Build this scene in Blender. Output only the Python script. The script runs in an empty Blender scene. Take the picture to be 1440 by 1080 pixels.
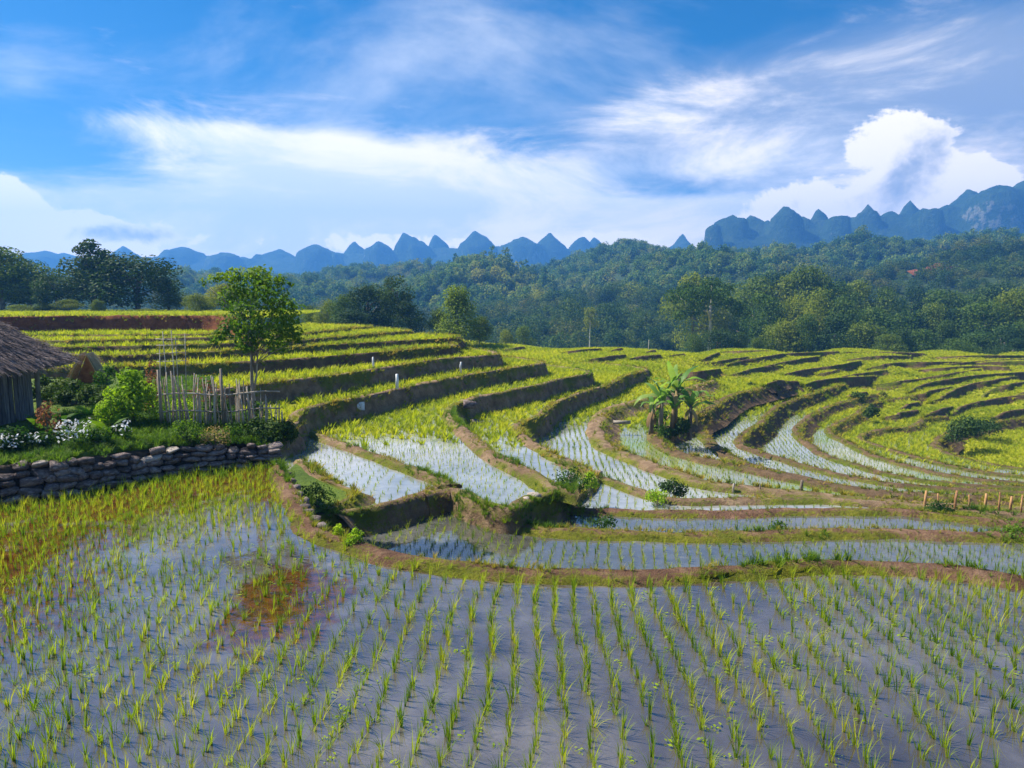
import bpy, bmesh, math, random
import numpy as np
from mathutils import Vector, Matrix, noise as mnoise

R = math.radians
rng = np.random.default_rng(7)
random.seed(7)
scn = bpy.context.scene
COL = scn.collection

# ------------------------------------------------------------------ camera
FPX = 960.0                     # focal length in pixels of a 1440 wide frame (24 mm lens)
HORIZON = 428.0
CAMZ = 4.0
PITCH = math.atan((540 - HORIZON) / FPX)
cam = bpy.data.cameras.new('camera')
cam.lens = 24.0
cam.sensor_width = 36.0
cam.clip_start = 0.1
cam.clip_end = 20000
camo = bpy.data.objects.new('camera', cam)
COL.objects.link(camo)
camo.location = (0, 0, CAMZ)
camo.rotation_euler = (R(90) - PITCH, 0, 0)
scn.camera = camo

# ------------------------------------------------------------------ light
SUN_AZ, SUN_EL = -72.0, 50.0    # degrees, azimuth measured from the view direction (+Y), negative = left
sun = bpy.data.lights.new('sun', 'SUN')
sun.energy = 5.0
sun.angle = R(0.5)
sun.color = (1.0, 0.93, 0.80)
suno = bpy.data.objects.new('sun', sun)
COL.objects.link(suno)
sd = Vector((math.sin(R(SUN_AZ)) * math.cos(R(SUN_EL)), math.cos(R(SUN_AZ)) * math.cos(R(SUN_EL)), math.sin(R(SUN_EL))))
suno.rotation_euler = sd.to_track_quat('Z', 'Y').to_euler()

scn.view_settings.view_transform = 'Standard'
scn.view_settings.look = 'None'
scn.view_settings.gamma = 1.0
scn.view_settings.exposure = 1.1
scn.view_settings.use_curve_mapping = False
scn.render.engine = 'CYCLES'
scn.cycles.max_bounces = 6
scn.cycles.diffuse_bounces = 3
scn.cycles.glossy_bounces = 3
scn.cycles.transmission_bounces = 3
scn.cycles.volume_bounces = 1
scn.cycles.transparent_max_bounces = 6
scn.cycles.caustics_reflective = False
scn.cycles.caustics_refractive = False
scn.cycles.use_denoising = True

# ------------------------------------------------------------------ node helpers
class NT:
    def __init__(self, tree):
        self.t = tree
        self.n = tree.nodes
        self.l = tree.links
    def new(self, typ, **kw):
        nd = self.n.new(typ)
        for k, v in kw.items():
            if k == 'inp':
                for kk, vv in v.items():
                    self.put(nd.inputs[kk], vv)
            else:
                setattr(nd, k, v)
        return nd
    def put(self, sock, v):
        if hasattr(v, 'is_output') or isinstance(v, bpy.types.NodeSocket):
            self.l.new(v, sock)
        else:
            sock.default_value = v
    def math(self, op, a, b=None, c=None, clamp=False):
        nd = self.n.new('ShaderNodeMath')
        nd.operation = op
        nd.use_clamp = clamp
        self.put(nd.inputs[0], a)
        if b is not None: self.put(nd.inputs[1], b)
        if c is not None: self.put(nd.inputs[2], c)
        return nd.outputs[0]
    def mix(self, fac, a, b, typ='MIX'):
        nd = self.n.new('ShaderNodeMix')
        nd.data_type = 'RGBA'
        nd.blend_type = typ
        self.put(nd.inputs[0], fac)
        self.put(nd.inputs[6], a)
        self.put(nd.inputs[7], b)
        return nd.outputs[2]
    def noise(self, vec, scale, detail=4, rough=0.55, dist=0.0, out='Fac'):
        nd = self.n.new('ShaderNodeTexNoise')
        self.put(nd.inputs['Vector'], vec)
        nd.inputs['Scale'].default_value = scale
        nd.inputs['Detail'].default_value = detail
        nd.inputs['Roughness'].default_value = rough
        nd.inputs['Distortion'].default_value = dist
        return nd.outputs[out]
    def ramp(self, fac, stops, interp='LINEAR'):
        nd = self.n.new('ShaderNodeValToRGB')
        cr = nd.color_ramp
        cr.interpolation = interp
        while len(cr.elements) < len(stops):
            cr.elements.new(0.5)
        for e, (p, c) in zip(cr.elements, stops):
            e.position = p
            e.color = (*c, 1) if len(c) == 3 else c
        self.put(nd.inputs[0], fac)
        return nd.outputs[0]
    def smooth(self, v, a, b):
        nd = self.n.new('ShaderNodeMapRange')
        nd.interpolation_type = 'SMOOTHSTEP'
        self.put(nd.inputs['Value'], v)
        nd.inputs['From Min'].default_value = a
        nd.inputs['From Max'].default_value = b
        return nd.outputs['Result']

# ------------------------------------------------------------------ sky
world = bpy.data.worlds.new('World')
scn.world = world
world.use_nodes = True
w = NT(world.node_tree)
w.n.clear()
SKY_S = 0.085
sky = w.new('ShaderNodeTexSky')
sky.sky_type = 'NISHITA'
sky.sun_disc = False
sky.sun_elevation = R(SUN_EL)
sky.sun_rotation = R(SUN_AZ)
sky.altitude = 600
sky.air_density = 1.0
sky.dust_density = 0.4
sky.ozone_density = 3.0
tc = w.new('ShaderNodeTexCoord')
DIR = tc.outputs['Generated']
sep = w.new('ShaderNodeSeparateXYZ')
w.l.new(DIR, sep.inputs[0])
dx, dy, dz = sep.outputs
az = w.math('ARCTAN2', dx, dy)                       # 0 ahead, positive to the right
el = w.math('ARCSINE', dz)
# layer of high cloud, projected on a plane so that it stretches toward the horizon
den = w.math('ADD', w.math('MAXIMUM', dz, 0.0), 0.10)
cx = w.math('DIVIDE', dx, den)
cy = w.math('DIVIDE', dy, den)
comb = w.new('ShaderNodeCombineXYZ')
w.l.new(cx, comb.inputs[0]); w.l.new(cy, comb.inputs[1])
high = w.noise(comb.outputs[0], 0.55, 7, 0.58, 0.9)
comb2 = w.new('ShaderNodeCombineXYZ')
w.put(comb2.inputs[0], w.math('MULTIPLY', az, 1.0)); w.put(comb2.inputs[1], w.math('MULTIPLY', el, 3.2))
comb2.inputs[2].default_value = 3.7
wisp = w.noise(comb2.outputs[0], 3.4, 12, 0.64, 0.5)
comb3 = w.new('ShaderNodeCombineXYZ')
w.put(comb3.inputs[0], az); w.put(comb3.inputs[1], w.math('MULTIPLY', el, 1.25)); comb3.inputs[2].default_value = 1.3
puff = w.noise(comb3.outputs[0], 11.0, 12, 0.62, 0.25)
puffb = w.noise(comb3.outputs[0], 4.0, 6, 0.6, 0.3)

def blob(px, py, sx, sy, tilt=0.0):
    """soft elliptic region of the sky round the direction of (px, py), sizes in degrees"""
    a0 = math.atan((px - 720) / FPX)
    e0 = math.atan((HORIZON - py) / FPX * math.cos(a0))
    da = w.math('SUBTRACT', az, a0)
    de = w.math('SUBTRACT', el, e0)
    de = w.math('SUBTRACT', de, w.math('MULTIPLY', da, tilt))
    u = w.math('DIVIDE', da, R(sx)); v = w.math('DIVIDE', de, R(sy))
    r2 = w.math('ADD', w.math('MULTIPLY', u, u), w.math('MULTIPLY', v, v))
    return w.math('POWER', 2.718, w.math('MULTIPLY', r2, -1.0))

def total(*xs):
    s = xs[0]
    for x in xs[1:]: s = w.math('ADD', s, x)
    return s
def mul(a, b): return w.math('MULTIPLY', a, b)

# bright veil: the great white sheet that spreads left of the middle and thins to the right
veil = total(mul(blob(570, 305, 20, 4.1, -0.03), 2.0), mul(blob(400, 216, 12, 1.3, -0.08), .85), mul(blob(720, 335, 36, 3.0), 1.8),
             mul(blob(1050, 240, 13, 2.6), 0.45), mul(blob(1180, 175, 14, 4.5), 0.34), mul(blob(900, 165, 6, 2.2), 0.45), mul(blob(190, 352, 12, 1.3), 0.6))
gap = total(mul(blob(890, 275, 7, 1.2), 0.75), mul(blob(300, 275, 9, 1.1, -0.1), 0.45), mul(blob(680, 305, 3, 0.9), 0.5))
vv = w.math('SUBTRACT', w.math('ADD', veil, w.math('MULTIPLY', w.math('SUBTRACT', wisp, 0.5), 2.3)), gap)
elsewhere = w.smooth(w.math('ADD', w.math('MULTIPLY', high, 1.0), w.math('MULTIPLY', w.math('SUBTRACT', puffb, 0.5), 0.3)), 0.44, 0.80)
veilm = w.smooth(vv, 0.12, 0.95)
# cumulus heads
cum = total(mul(blob(30, 318, 8.0, 3.0, -0.28), 1.6), mul(blob(1235, 215, 4.6, 2.0, 0.1), 1.35), mul(blob(1330, 262, 3.6, 1.9), 1.3),
            mul(blob(1160, 290, 8, 1.9), 1.0), mul(blob(1285, 330, 16, 2.4), 0.6), mul(blob(700, 345, 30, 1.2), 0.7))
cv = w.math('ADD', cum, w.math('MULTIPLY', w.math('SUBTRACT', puff, 0.5), 2.8))
cumm = w.smooth(cv, 0.62, 0.82)
# grey undersides
shade = w.smooth(total(mul(blob(1275, 240, 2.8, 2.6, 0.5), 1.25), mul(blob(1180, 290, 5, 1.2), 0.5), mul(blob(180, 332, 5, 0.9), 1.0),
                       mul(w.math('SUBTRACT', puff, 0.5), 2.4), mul(w.math('SUBTRACT', puffb, 0.5), 1.6)), 0.45, 1.25)
lav = total(mul(blob(1400, 190, 15, 7.0), 1.5), mul(blob(1050, 190, 17, 4.5), 1.1), mul(blob(200, 210, 12, 3), 0.35))
lavm = w.smooth(w.math('ADD', lav, w.math('MULTIPLY', w.math('SUBTRACT', wisp, 0.5), 1.2)), 0.15, 1.1)

skyc = w.new('ShaderNodeHueSaturation', inp={'Saturation': 1.5, 'Value': 0.60, 'Color': sky.outputs[0]}).outputs[0]
k = 0.70 / SKY_S
def C(r, g, b): return (r * k, g * k, b * k, 1)
c = w.mix(w.math('MULTIPLY', elsewhere, 0.8), skyc, C(.74, .75, .78))
c = w.mix(w.math('MULTIPLY', lavm, 0.85), c, C(.30, .35, .46))
vcol = w.mix(w.smooth(wisp, 0.38, 0.62), C(.78, .79, .80), C(1.16, 1.03, .88))
c = w.mix(w.math('MULTIPLY', veilm, 0.94), c, vcol)
ccol = w.mix(shade, C(1.16, 1.04, .90), C(.34, .38, .47))
c = w.mix(w.math('MULTIPLY', cumm, 0.95), c, ccol)
bg = w.new('ShaderNodeBackground', inp={'Color': c, 'Strength': SKY_S})
wo = w.new('ShaderNodeOutputWorld')
w.l.new(bg.outputs[0], wo.inputs[0])

# ------------------------------------------------------------------ geometry helpers
CP, SP = math.cos(PITCH), math.sin(PITCH)
def ray(px, py):
    u, v = (px - 720) / FPX, (540 - py) / FPX
    return u, CP + v * SP, -SP + v * CP
def U(px, py, z):
    """the point of the plane at height z that the photograph shows at (px, py)"""
    a, b, c_ = ray(px, py)
    t = (z - CAMZ) / c_
    return np.array((a * t, b * t))
def at_y(px, py, Y):
    a, b, c_ = ray(px, py)
    t = Y / b
    return np.array((a * t, Y, CAMZ + c_ * t))
def to_px(P):
    P = np.asarray(P, float)
    x, y, z = P[..., 0], P[..., 1], P[..., 2] - CAMZ
    f = y * CP - z * SP
    up = y * SP + z * CP
    f = np.where(np.abs(f) < 1e-3, 1e-3, f)
    return 720 + FPX * x / f, 540 - FPX * up / f, f

def set_props(o, label=None, cat=None, group=None, kind=None):
    if label: o['label'] = label
    if cat: o['category'] = cat
    if group: o['group'] = group
    if kind: o['kind'] = kind
    return o

def link_mesh(name, me, mat=None, parent=None):
    o = bpy.data.objects.new(name, me)
    COL.objects.link(o)
    if mat is not None and not me.materials:
        for m_ in (mat if isinstance(mat, (list, tuple)) else [mat]):
            me.materials.append(m_)
    if parent is not None: o.parent = parent
    return o

def mesh_np(name, V, F, smooth=False):
    """V (n,3); F list of faces or (m,k) array"""
    me = bpy.data.meshes.new(name)
    V = np.asarray(V, np.float32)
    if isinstance(F, np.ndarray):
        m_, k_ = F.shape
        me.vertices.add(len(V)); me.vertices.foreach_set('co', V.ravel())
        me.loops.add(m_ * k_); me.loops.foreach_set('vertex_index', F.ravel().astype(np.int32))
        me.polygons.add(m_)
        me.polygons.foreach_set('loop_start', np.arange(0, m_ * k_, k_, dtype=np.int32))
        me.update(calc_edges=True)
    else:
        me.from_pydata(V.tolist(), [], F)
        me.update()
    if smooth:
        me.polygons.foreach_set('use_smooth', np.ones(len(me.polygons), bool))
    return me

def empty(name, loc, rz=0.0, **kw):
    o = bpy.data.objects.new(name, None)
    o.empty_display_size = 0.3
    COL.objects.link(o)
    o.location = loc
    o.rotation_euler = (0, 0, rz)
    return set_props(o, **kw)

def copy_tree(o, parent=None):
    c_ = o.copy(); COL.objects.link(c_)
    if parent is not None: c_.parent = parent
    for ch in list(o.children): copy_tree(ch, c_)
    return c_

def vnoise(P, scale, seed=0.0, octv=3):
    """vectorised lattice noise, about -1..1"""
    P = np.asarray(P, float) * scale + seed * 17.31
    out = np.zeros(P.shape[:-1]); amp = 1.0; tot = 0.0
    for _ in range(octv):
        i = np.floor(P).astype(np.int64); f = P - i
        f = f * f * (3 - 2 * f)
        dim = P.shape[-1]
        acc = 0
        for corner in range(2 ** dim):
            wgt = 1.0; h = np.zeros(P.shape[:-1], np.int64)
            for d in range(dim):
                b = (corner >> d) & 1
                wgt = wgt * (f[..., d] if b else 1 - f[..., d])
                h = h * 73856093 + (i[..., d] + b) * (19349663 + 83492791 * d)
            h = (h ^ (h >> 13)) * 1274126177
            h = (h ^ (h >> 16)) & 0xFFFF
            acc = acc + wgt * (h / 32767.5 - 1)
        out += acc * amp; tot += amp; amp *= 0.5; P = P * 2.03 + 5.1
    return out / tot

def catmull(P, step):
    P = np.asarray(P, float)
    if len(P) < 3:
        n_ = max(2, int(np.linalg.norm(P[-1] - P[0]) / step))
        t = np.linspace(0, 1, n_ + 1)[:, None]
        return P[0] * (1 - t) + P[-1] * t
    Q = np.vstack([2 * P[0] - P[1], P, 2 * P[-1] - P[-2]])
    out = []
    for i in range(1, len(Q) - 2):
        p0, p1, p2, p3 = Q[i - 1], Q[i], Q[i + 1], Q[i + 2]
        n_ = max(1, int(np.linalg.norm(p2 - p1) / step))
        for t in np.arange(n_) / n_:
            # centripetal-ish: tension .5
            out.append(0.5 * ((2 * p1) + (-p0 + p2) * t + (2 * p0 - 5 * p1 + 4 * p2 - p3) * t * t + (-p0 + 3 * p1 - 3 * p2 + p3) * t ** 3))
    out.append(Q[-2])
    return np.array(out)

def inside(poly, P):
    """points in polygon, vectorised over P"""
    x, y = P[:, 0], P[:, 1]
    r = np.zeros(len(P), bool)
    n_ = len(poly)
    j = n_ - 1
    for i in range(n_):
        xi, yi = poly[i]; xj, yj = poly[j]
        if yi != yj:
            c_ = ((yi > y) != (yj > y)) & (x < (xj - xi) * (y - yi) / (yj - yi) + xi)
            r ^= c_
        j = i
    return r

def tube(pts, radii, sides=6, cap=True, off=0):
    pts = np.asarray(pts, float)
    V = []; F = []
    n_ = len(pts)
    for i in range(n_):
        t = pts[min(i + 1, n_ - 1)] - pts[max(i - 1, 0)]
        t = t / (np.linalg.norm(t) + 1e-9)
        a = np.cross(t, (0.3, 0.9, 0.1) if abs(t[2]) > 0.8 else (0, 0, 1.0)); a /= np.linalg.norm(a) + 1e-9
        b = np.cross(t, a)
        for s in range(sides):
            an = 2 * math.pi * s / sides
            V.append(pts[i] + radii[i] * (math.cos(an) * a + math.sin(an) * b))
    for i in range(n_ - 1):
        for s in range(sides):
            s2 = (s + 1) % sides
            F.append((off + i * sides + s, off + i * sides + s2, off + (i + 1) * sides + s2, off + (i + 1) * sides + s))
    if cap:
        F.append(tuple(off + s for s in range(sides))[::-1])
        F.append(tuple(off + (n_ - 1) * sides + s for s in range(sides)))
    return V, F

# ------------------------------------------------------------------ materials
def mat(name, build):
    m_ = bpy.data.materials.new(name)
    m_.use_nodes = True
    t = NT(m_.node_tree)
    t.n.clear()
    out = t.new('ShaderNodeOutputMaterial')
    build(t, out)
    return m_

def leafy(name, cols, rough=0.7, trans=0.35, spec=0.14, nscale=0.0, tcol=None):
    """leaf or blade: colour varies from object to object (instances too) and along a broad noise"""
    def b(t, out):
        oi = t.new('ShaderNodeObjectInfo')
        ge = t.new('ShaderNodeNewGeometry')
        v = oi.outputs['Random']
        pn = t.math('ADD', t.math('MULTIPLY', t.noise(ge.outputs['Position'], nscale if nscale else 0.15, 3), 2.2), -0.6)
        v = t.math('ADD', t.math('MULTIPLY', v, 0.5), t.math('MULTIPLY', pn, 0.5))
        v = t.math('ADD', t.math('MULTIPLY', v, 0.75), t.math('MULTIPLY', ge.outputs['Random Per Island'], 0.25))
        n_ = len(cols)
        col = t.ramp(v, [(0.22 + 0.56 * i / (n_ - 1), c_) for i, c_ in enumerate(cols)])
        p = t.new('ShaderNodeBsdfPrincipled', inp={'Base Color': col, 'Roughness': rough, 'Specular IOR Level': spec})
        tr = t.new('ShaderNodeBsdfTranslucent', inp={'Color': t.mix(1.0, col, (tcol or (1.5, 1.6, 0.7)) + (1,), 'MULTIPLY')})
        mx = t.new('ShaderNodeMixShader', inp={'Fac': trans})
        t.l.new(p.outputs[0], mx.inputs[1]); t.l.new(tr.outputs[0], mx.inputs[2])
        t.l.new(mx.outputs[0], out.inputs[0])
    return mat(name, b)

def plain(name, stops, scale=4.0, rough=0.85, bump=0.3, detail=6, spec=0.2, stretch=(1, 1, 1), bscale=None, coords='Object'):
    def b(t, out):
        tcn = t.new('ShaderNodeTexCoord')
        mp = t.new('ShaderNodeMapping'); mp.inputs['Scale'].default_value = stretch
        t.l.new(tcn.outputs[coords], mp.inputs['Vector'])
        oi = t.new('ShaderNodeObjectInfo')
        off = t.new('ShaderNodeVectorMath', operation='ADD')
        t.l.new(mp.outputs[0], off.inputs[0])
        sc_ = t.new('ShaderNodeVectorMath', operation='SCALE'); sc_.inputs[0].default_value = (7, 3, 5)
        t.l.new(oi.outputs['Random'], sc_.inputs['Scale']); t.l.new(sc_.outputs[0], off.inputs[1])
        f = t.noise(off.outputs[0], scale, detail, 0.62)
        f = t.math('ADD', f, t.math('MULTIPLY', t.math('SUBTRACT', oi.outputs['Random'], 0.5), 0.22))
        n_ = len(stops)
        col = t.ramp(f, [(0.3 + 0.4 * i / (n_ - 1), c_) for i, c_ in enumerate(stops)])
        p = t.new('ShaderNodeBsdfPrincipled', inp={'Base Color': col, 'Roughness': rough, 'Specular IOR Level': spec})
        bn = t.new('ShaderNodeBump', inp={'Strength': bump, 'Distance': 0.03, 'Height': t.noise(off.outputs[0], bscale or scale * 4, 5, 0.65)})
        t.l.new(bn.outputs[0], p.inputs['Normal'])
        t.l.new(p.outputs[0], out.inputs[0])
    return mat(name, b)

M = {}
M['rice'] = leafy('rice_leaf', [(.08, .16, .010), (.16, .25, .014), (.30, .36, .022), (.42, .40, .035)], trans=0.42, nscale=0.5)
M['rice_field'] = leafy('rice_field_leaf', [(.13, .19, .012), (.29, .335, .014), (.45, .43, .020)], trans=0.4, nscale=0.09)
M['grass'] = leafy('bund_grass', [(.06, .11, .012), (.14, .19, .014), (.27, .26, .025), (.36, .25, .06)], trans=0.35, nscale=0.35)
M['lush'] = leafy('lush_grass', [(.035, .09, .010), (.09, .17, .012), (.20, .27, .015)], trans=0.35, nscale=0.6)
M['dark_leaf'] = leafy('dark_leaf', [(.016, .045, .014), (.040, .080, .015), (.085, .130, .018)], trans=0.22, nscale=0.09)
M['mid_leaf'] = leafy('mid_leaf', [(.025, .065, .014), (.065, .120, .016), (.14, .18, .018)], trans=0.28, nscale=0.07)
M['yel_leaf'] = leafy('yellow_leaf', [(.06, .105, .012), (.15, .19, .014), (.27, .27, .02)], trans=0.33, nscale=0.08)
M['hill_leaf'] = leafy('hill_leaf', [(.016, .060, .022), (.055, .125, .026), (.13, .20, .030), (.22, .22, .035)], trans=0.3, nscale=0.012)
M['hill_bright'] = leafy('foothill_leaf', [(.025, .075, .018), (.075, .150, .022), (.17, .24, .028), (.27, .26, .035)], trans=0.3, nscale=0.012)
M['hill_dark'] = leafy('near_slope_leaf', [(.012, .042, .014), (.035, .080, .016), (.085, .13, .02), (.16, .15, .03)], trans=0.25, nscale=0.02)
M['cone_leaf'] = leafy('pointed_tree_leaf', [(.08, .13, .012), (.20, .26, .016), (.36, .38, .02)], trans=0.35, nscale=0.15)
M['garden_leaf'] = leafy('garden_leaf', [(.02, .06, .012), (.06, .13, .014), (.15, .24, .02)], trans=0.35, nscale=1.2)
M['bright_leaf'] = leafy('bright_leaf', [(.12, .22, .015), (.24, .36, .02), (.36, .46, .03)], trans=0.45, nscale=1.0)
M['banana'] = leafy('banana_leaf', [(.05, .13, .03), (.13, .25, .045), (.28, .38, .10)], trans=0.45, nscale=0.8, rough=0.4)
M['dry_leaf'] = leafy('dry_leaf', [(.16, .10, .05), (.26, .17, .08), (.34, .26, .13)], trans=0.3, nscale=1.0)
M['flower'] = leafy('white_petal', [(.72, .74, .78), (.8, .8, .8)], trans=0.25, nscale=1.0, tcol=(1, 1, 1))
M['red_leaf'] = leafy('red_leaf', [(.10, .03, .03), (.20, .07, .05), (.28, .12, .06)], trans=0.3, nscale=1.0)
M['bark'] = plain('bark', [(.08, .06, .045), (.20, .17, .13), (.34, .30, .25)], 6, stretch=(1, 1, .25))
M['pale_bark'] = plain('pale_bark', [(.28, .25, .21), (.45, .42, .36), (.6, .57, .5)], 5, stretch=(1, 1, .3))
M['stick'] = plain('weathered_bamboo', [(.20, .16, .12), (.38, .31, .25), (.55, .47, .37)], 9, stretch=(1, 1, .15))
M['thatch'] = plain('grey_thatch', [(.11, .085, .08), (.27, .21, .195), (.45, .37, .34)], 9, rough=1.0, bump=0.9, stretch=(1, 1, .25))
M['thatch_gold'] = plain('golden_thatch', [(.28, .18, .08), (.46, .34, .19), (.6, .5, .33)], 9, rough=1.0, bump=0.8)
M['plank'] = plain('grey_plank', [(.06, .05, .055), (.14, .12, .12), (.26, .23, .22)], 7, stretch=(3, 3, .3))
M['stone'] = plain('wall_stone', [(.06, .045, .042), (.17, .13, .12), (.33, .27, .25)], 5, bump=0.7)
M['pale_stone'] = plain('pale_stone', [(.22, .18, .16), (.38, .32, .28), (.50, .44, .38)], 5, bump=0.6)
M['sack'] = plain('white_cloth', [(.55, .55, .56), (.72, .72, .72), (.8, .8, .8)], 3, bump=0.4)
M['post'] = plain('orange_post', [(.18, .09, .04), (.34, .18, .08), (.45, .27, .12)], 6)

def bank_mat(name, earth, grass, gshift=0.0):
    """earth with grass growing on it; attribute prof: 0 inner foot .. 1 crest .. 2 toe of the face"""
    def b(t, out):
        ge = t.new('ShaderNodeNewGeometry')
        P = ge.outputs['Position']
        at = t.new('ShaderNodeAttribute', attribute_name='prof')
        pr = at.outputs['Fac']
        big = t.noise(P, 0.35, 4, 0.6)
        mid = t.noise(P, 1.7, 5, 0.6)
        fin = t.noise(P, 11.0, 8, 0.75)
        ear = t.ramp(t.math('ADD', t.math('MULTIPLY', mid, 0.6), t.math('MULTIPLY', fin, 0.4)), [(0.32, earth[0]), (0.5, earth[1]), (0.68, earth[2])])
        gr = t.ramp(t.math('ADD', t.math('MULTIPLY', mid, 0.5), t.math('MULTIPLY', fin, 0.5)), [(0.3, grass[0]), (0.5, grass[1]), (0.7, grass[2])])
        # crest line trodden bare: pale earth
        crest = t.math('SUBTRACT', 1.0, t.math('MULTIPLY', t.math('ABSOLUTE', t.math('SUBTRACT', pr, 0.85)), 2.6), clamp=True)
        g = t.math('ADD', t.math('ADD', t.math('MULTIPLY', big, 1.2), t.math('MULTIPLY', fin, 0.9)), -1.05 + gshift + 0.5)
        g = t.math('SUBTRACT', g, t.math('MULTIPLY', crest, 0.14))
        face = t.math('SUBTRACT', pr, 1.2, clamp=True)
        g = t.math('SUBTRACT', g, t.math('MULTIPLY', face, 0.35))
        gm = t.smooth(g, 0.38, 0.56)
        col = t.mix(gm, ear, gr)
        p = t.new('ShaderNodeBsdfPrincipled', inp={'Base Color': col, 'Roughness': 0.95, 'Specular IOR Level': 0.15})
        hh = t.math('ADD', t.math('MULTIPLY', mid, 1.0), t.math('MULTIPLY', fin, 0.6))
        bn = t.new('ShaderNodeBump', inp={'Strength': 1.0, 'Distance': 0.22, 'Height': hh})
        t.l.new(bn.outputs[0], p.inputs['Normal'])
        t.l.new(p.outputs[0], out.inputs[0])
    return mat(name, b)

# colours of the terrace earth and grass
EARTH = [(.10, .062, .036), (.24, .16, .095), (.40, .29, .19)]
GRASSC = [(.05, .075, .010), (.13, .15, .014), (.25, .24, .022)]
M['bank'] = bank_mat('terrace_bank_earth', EARTH, GRASSC, 0.0)
M['bank_far'] = bank_mat('terrace_bank_grassy', [(.07, .044, .024), (.14, .090, .048), (.24, .155, .085)], [(.05, .070, .010), (.10, .12, .014), (.20, .21, .02)], -0.02)
M['bank_red'] = bank_mat('red_earth_bank', [(.085, .028, .012), (.19, .065, .026), (.30, .12, .05)], GRASSC, -0.62)
M['bank_near'] = bank_mat('near_bund_earth', [(.07, .035, .022), (.19, .105, .065), (.36, .23, .15)], [(.06, .085, .010), (.15, .16, .014), (.28, .25, .03)], 0.02)

def water_mat(name, mud, green=None, gamt=0.0, rough=0.03, patches=(), ior=1.42):
    """shallow paddy water over mud: mud colour seen through it, glossy top with a faint ripple"""
    def b(t, out):
        ge = t.new('ShaderNodeNewGeometry')
        P = ge.outputs['Position']
        n1 = t.noise(P, 0.30, 4, 0.6, 0.4)
        n2 = t.noise(P, 2.6, 5, 0.6)
        v = t.math('ADD', t.math('MULTIPLY', n1, 0.65), t.math('MULTIPLY', n2, 0.35))
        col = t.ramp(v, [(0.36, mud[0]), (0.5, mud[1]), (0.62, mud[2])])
        if green is not None:
            gm = t.smooth(t.noise(P, 0.22, 4, 0.6), 0.5 - gamt * 0.4, 0.68 - gamt * 0.4)
            col = t.mix(gm, col, green + (1,))
        for (x_, y_, rx, ry) in patches:       # rusty mud patches, with the dark reflections over them painted into the colour
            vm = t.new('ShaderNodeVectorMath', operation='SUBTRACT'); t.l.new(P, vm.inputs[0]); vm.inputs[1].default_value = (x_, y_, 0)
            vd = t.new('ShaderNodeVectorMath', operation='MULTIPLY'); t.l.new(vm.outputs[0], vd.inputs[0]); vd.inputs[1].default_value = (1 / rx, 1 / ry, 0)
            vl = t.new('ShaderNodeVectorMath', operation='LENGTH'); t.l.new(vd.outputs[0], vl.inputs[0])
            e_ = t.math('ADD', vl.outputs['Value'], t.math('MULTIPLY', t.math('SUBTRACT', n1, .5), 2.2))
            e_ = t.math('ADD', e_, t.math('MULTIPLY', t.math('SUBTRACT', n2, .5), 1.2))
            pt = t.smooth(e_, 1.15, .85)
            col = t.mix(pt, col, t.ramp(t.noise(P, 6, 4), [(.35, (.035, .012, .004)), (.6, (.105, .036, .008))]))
        wet = t.smooth(t.noise(P, 1.3, 5, 0.65), 0.60, 0.72)     # mud clods that break the surface
        rg = t.math('ADD', rough, t.math('MULTIPLY', wet, 0.35))
        p = t.new('ShaderNodeBsdfPrincipled', inp={'Base Color': col, 'Roughness': rg, 'IOR': ior, 'Specular IOR Level': 0.62})
        h = t.math('ADD', t.noise(P, 3.5, 3, 0.5), t.math('MULTIPLY', t.noise(P, 14, 3, 0.5), 0.25))
        bn = t.new('ShaderNodeBump', inp={'Strength': 0.10, 'Distance': 0.02, 'Height': h})
        t.l.new(bn.outputs[0], p.inputs['Normal'])
        t.l.new(p.outputs[0], out.inputs[0])
    return mat(name, b)
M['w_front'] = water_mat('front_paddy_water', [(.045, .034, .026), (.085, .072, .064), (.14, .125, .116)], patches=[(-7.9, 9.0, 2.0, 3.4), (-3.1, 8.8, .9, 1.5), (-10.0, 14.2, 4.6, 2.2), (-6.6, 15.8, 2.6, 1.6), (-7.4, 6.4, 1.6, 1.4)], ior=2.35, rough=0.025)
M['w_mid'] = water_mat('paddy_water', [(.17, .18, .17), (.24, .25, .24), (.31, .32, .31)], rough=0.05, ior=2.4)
M['w_near'] = water_mat('near_paddy_water', [(.06, .058, .05), (.09, .09, .083), (.13, .13, .125)], rough=0.035, ior=2.2)
M['w_green'] = water_mat('green_paddy_water', [(.15, .16, .11), (.20, .21, .13), (.25, .26, .16)], (.17, .22, .04), 0.2, rough=0.08, ior=1.8)
def field_mat(name, cols, sc=0.4):
    def b(t, out):
        ge = t.new('ShaderNodeNewGeometry')
        P = ge.outputs['Position']
        v = t.math('ADD', t.math('MULTIPLY', t.noise(P, sc * 0.3, 4, 0.6), 0.55), t.math('MULTIPLY', t.noise(P, sc * 12, 4, 0.65), 0.45))
        col = t.ramp(v, [(0.34 + 0.32 * i / (len(cols) - 1), c_) for i, c_ in enumerate(cols)])
        p = t.new('ShaderNodeBsdfPrincipled', inp={'Base Color': col, 'Roughness': 0.9, 'Specular IOR Level': 0.2})
        bn = t.new('ShaderNodeBump', inp={'Strength': 0.9, 'Distance': 0.2, 'Height': t.noise(P, 5, 4, 0.7)})
        t.l.new(bn.outputs[0], p.inputs['Normal'])
        t.l.new(p.outputs[0], out.inputs[0])
    return mat(name, b)
M['field'] = field_mat('green_field', [(.14, .16, .010), (.26, .27, .012), (.38, .36, .018)])
M['meadow'] = field_mat('valley_meadow', [(.05, .08, .012), (.13, .17, .018), (.26, .27, .03), (.30, .17, .06)], 0.12)
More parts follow.
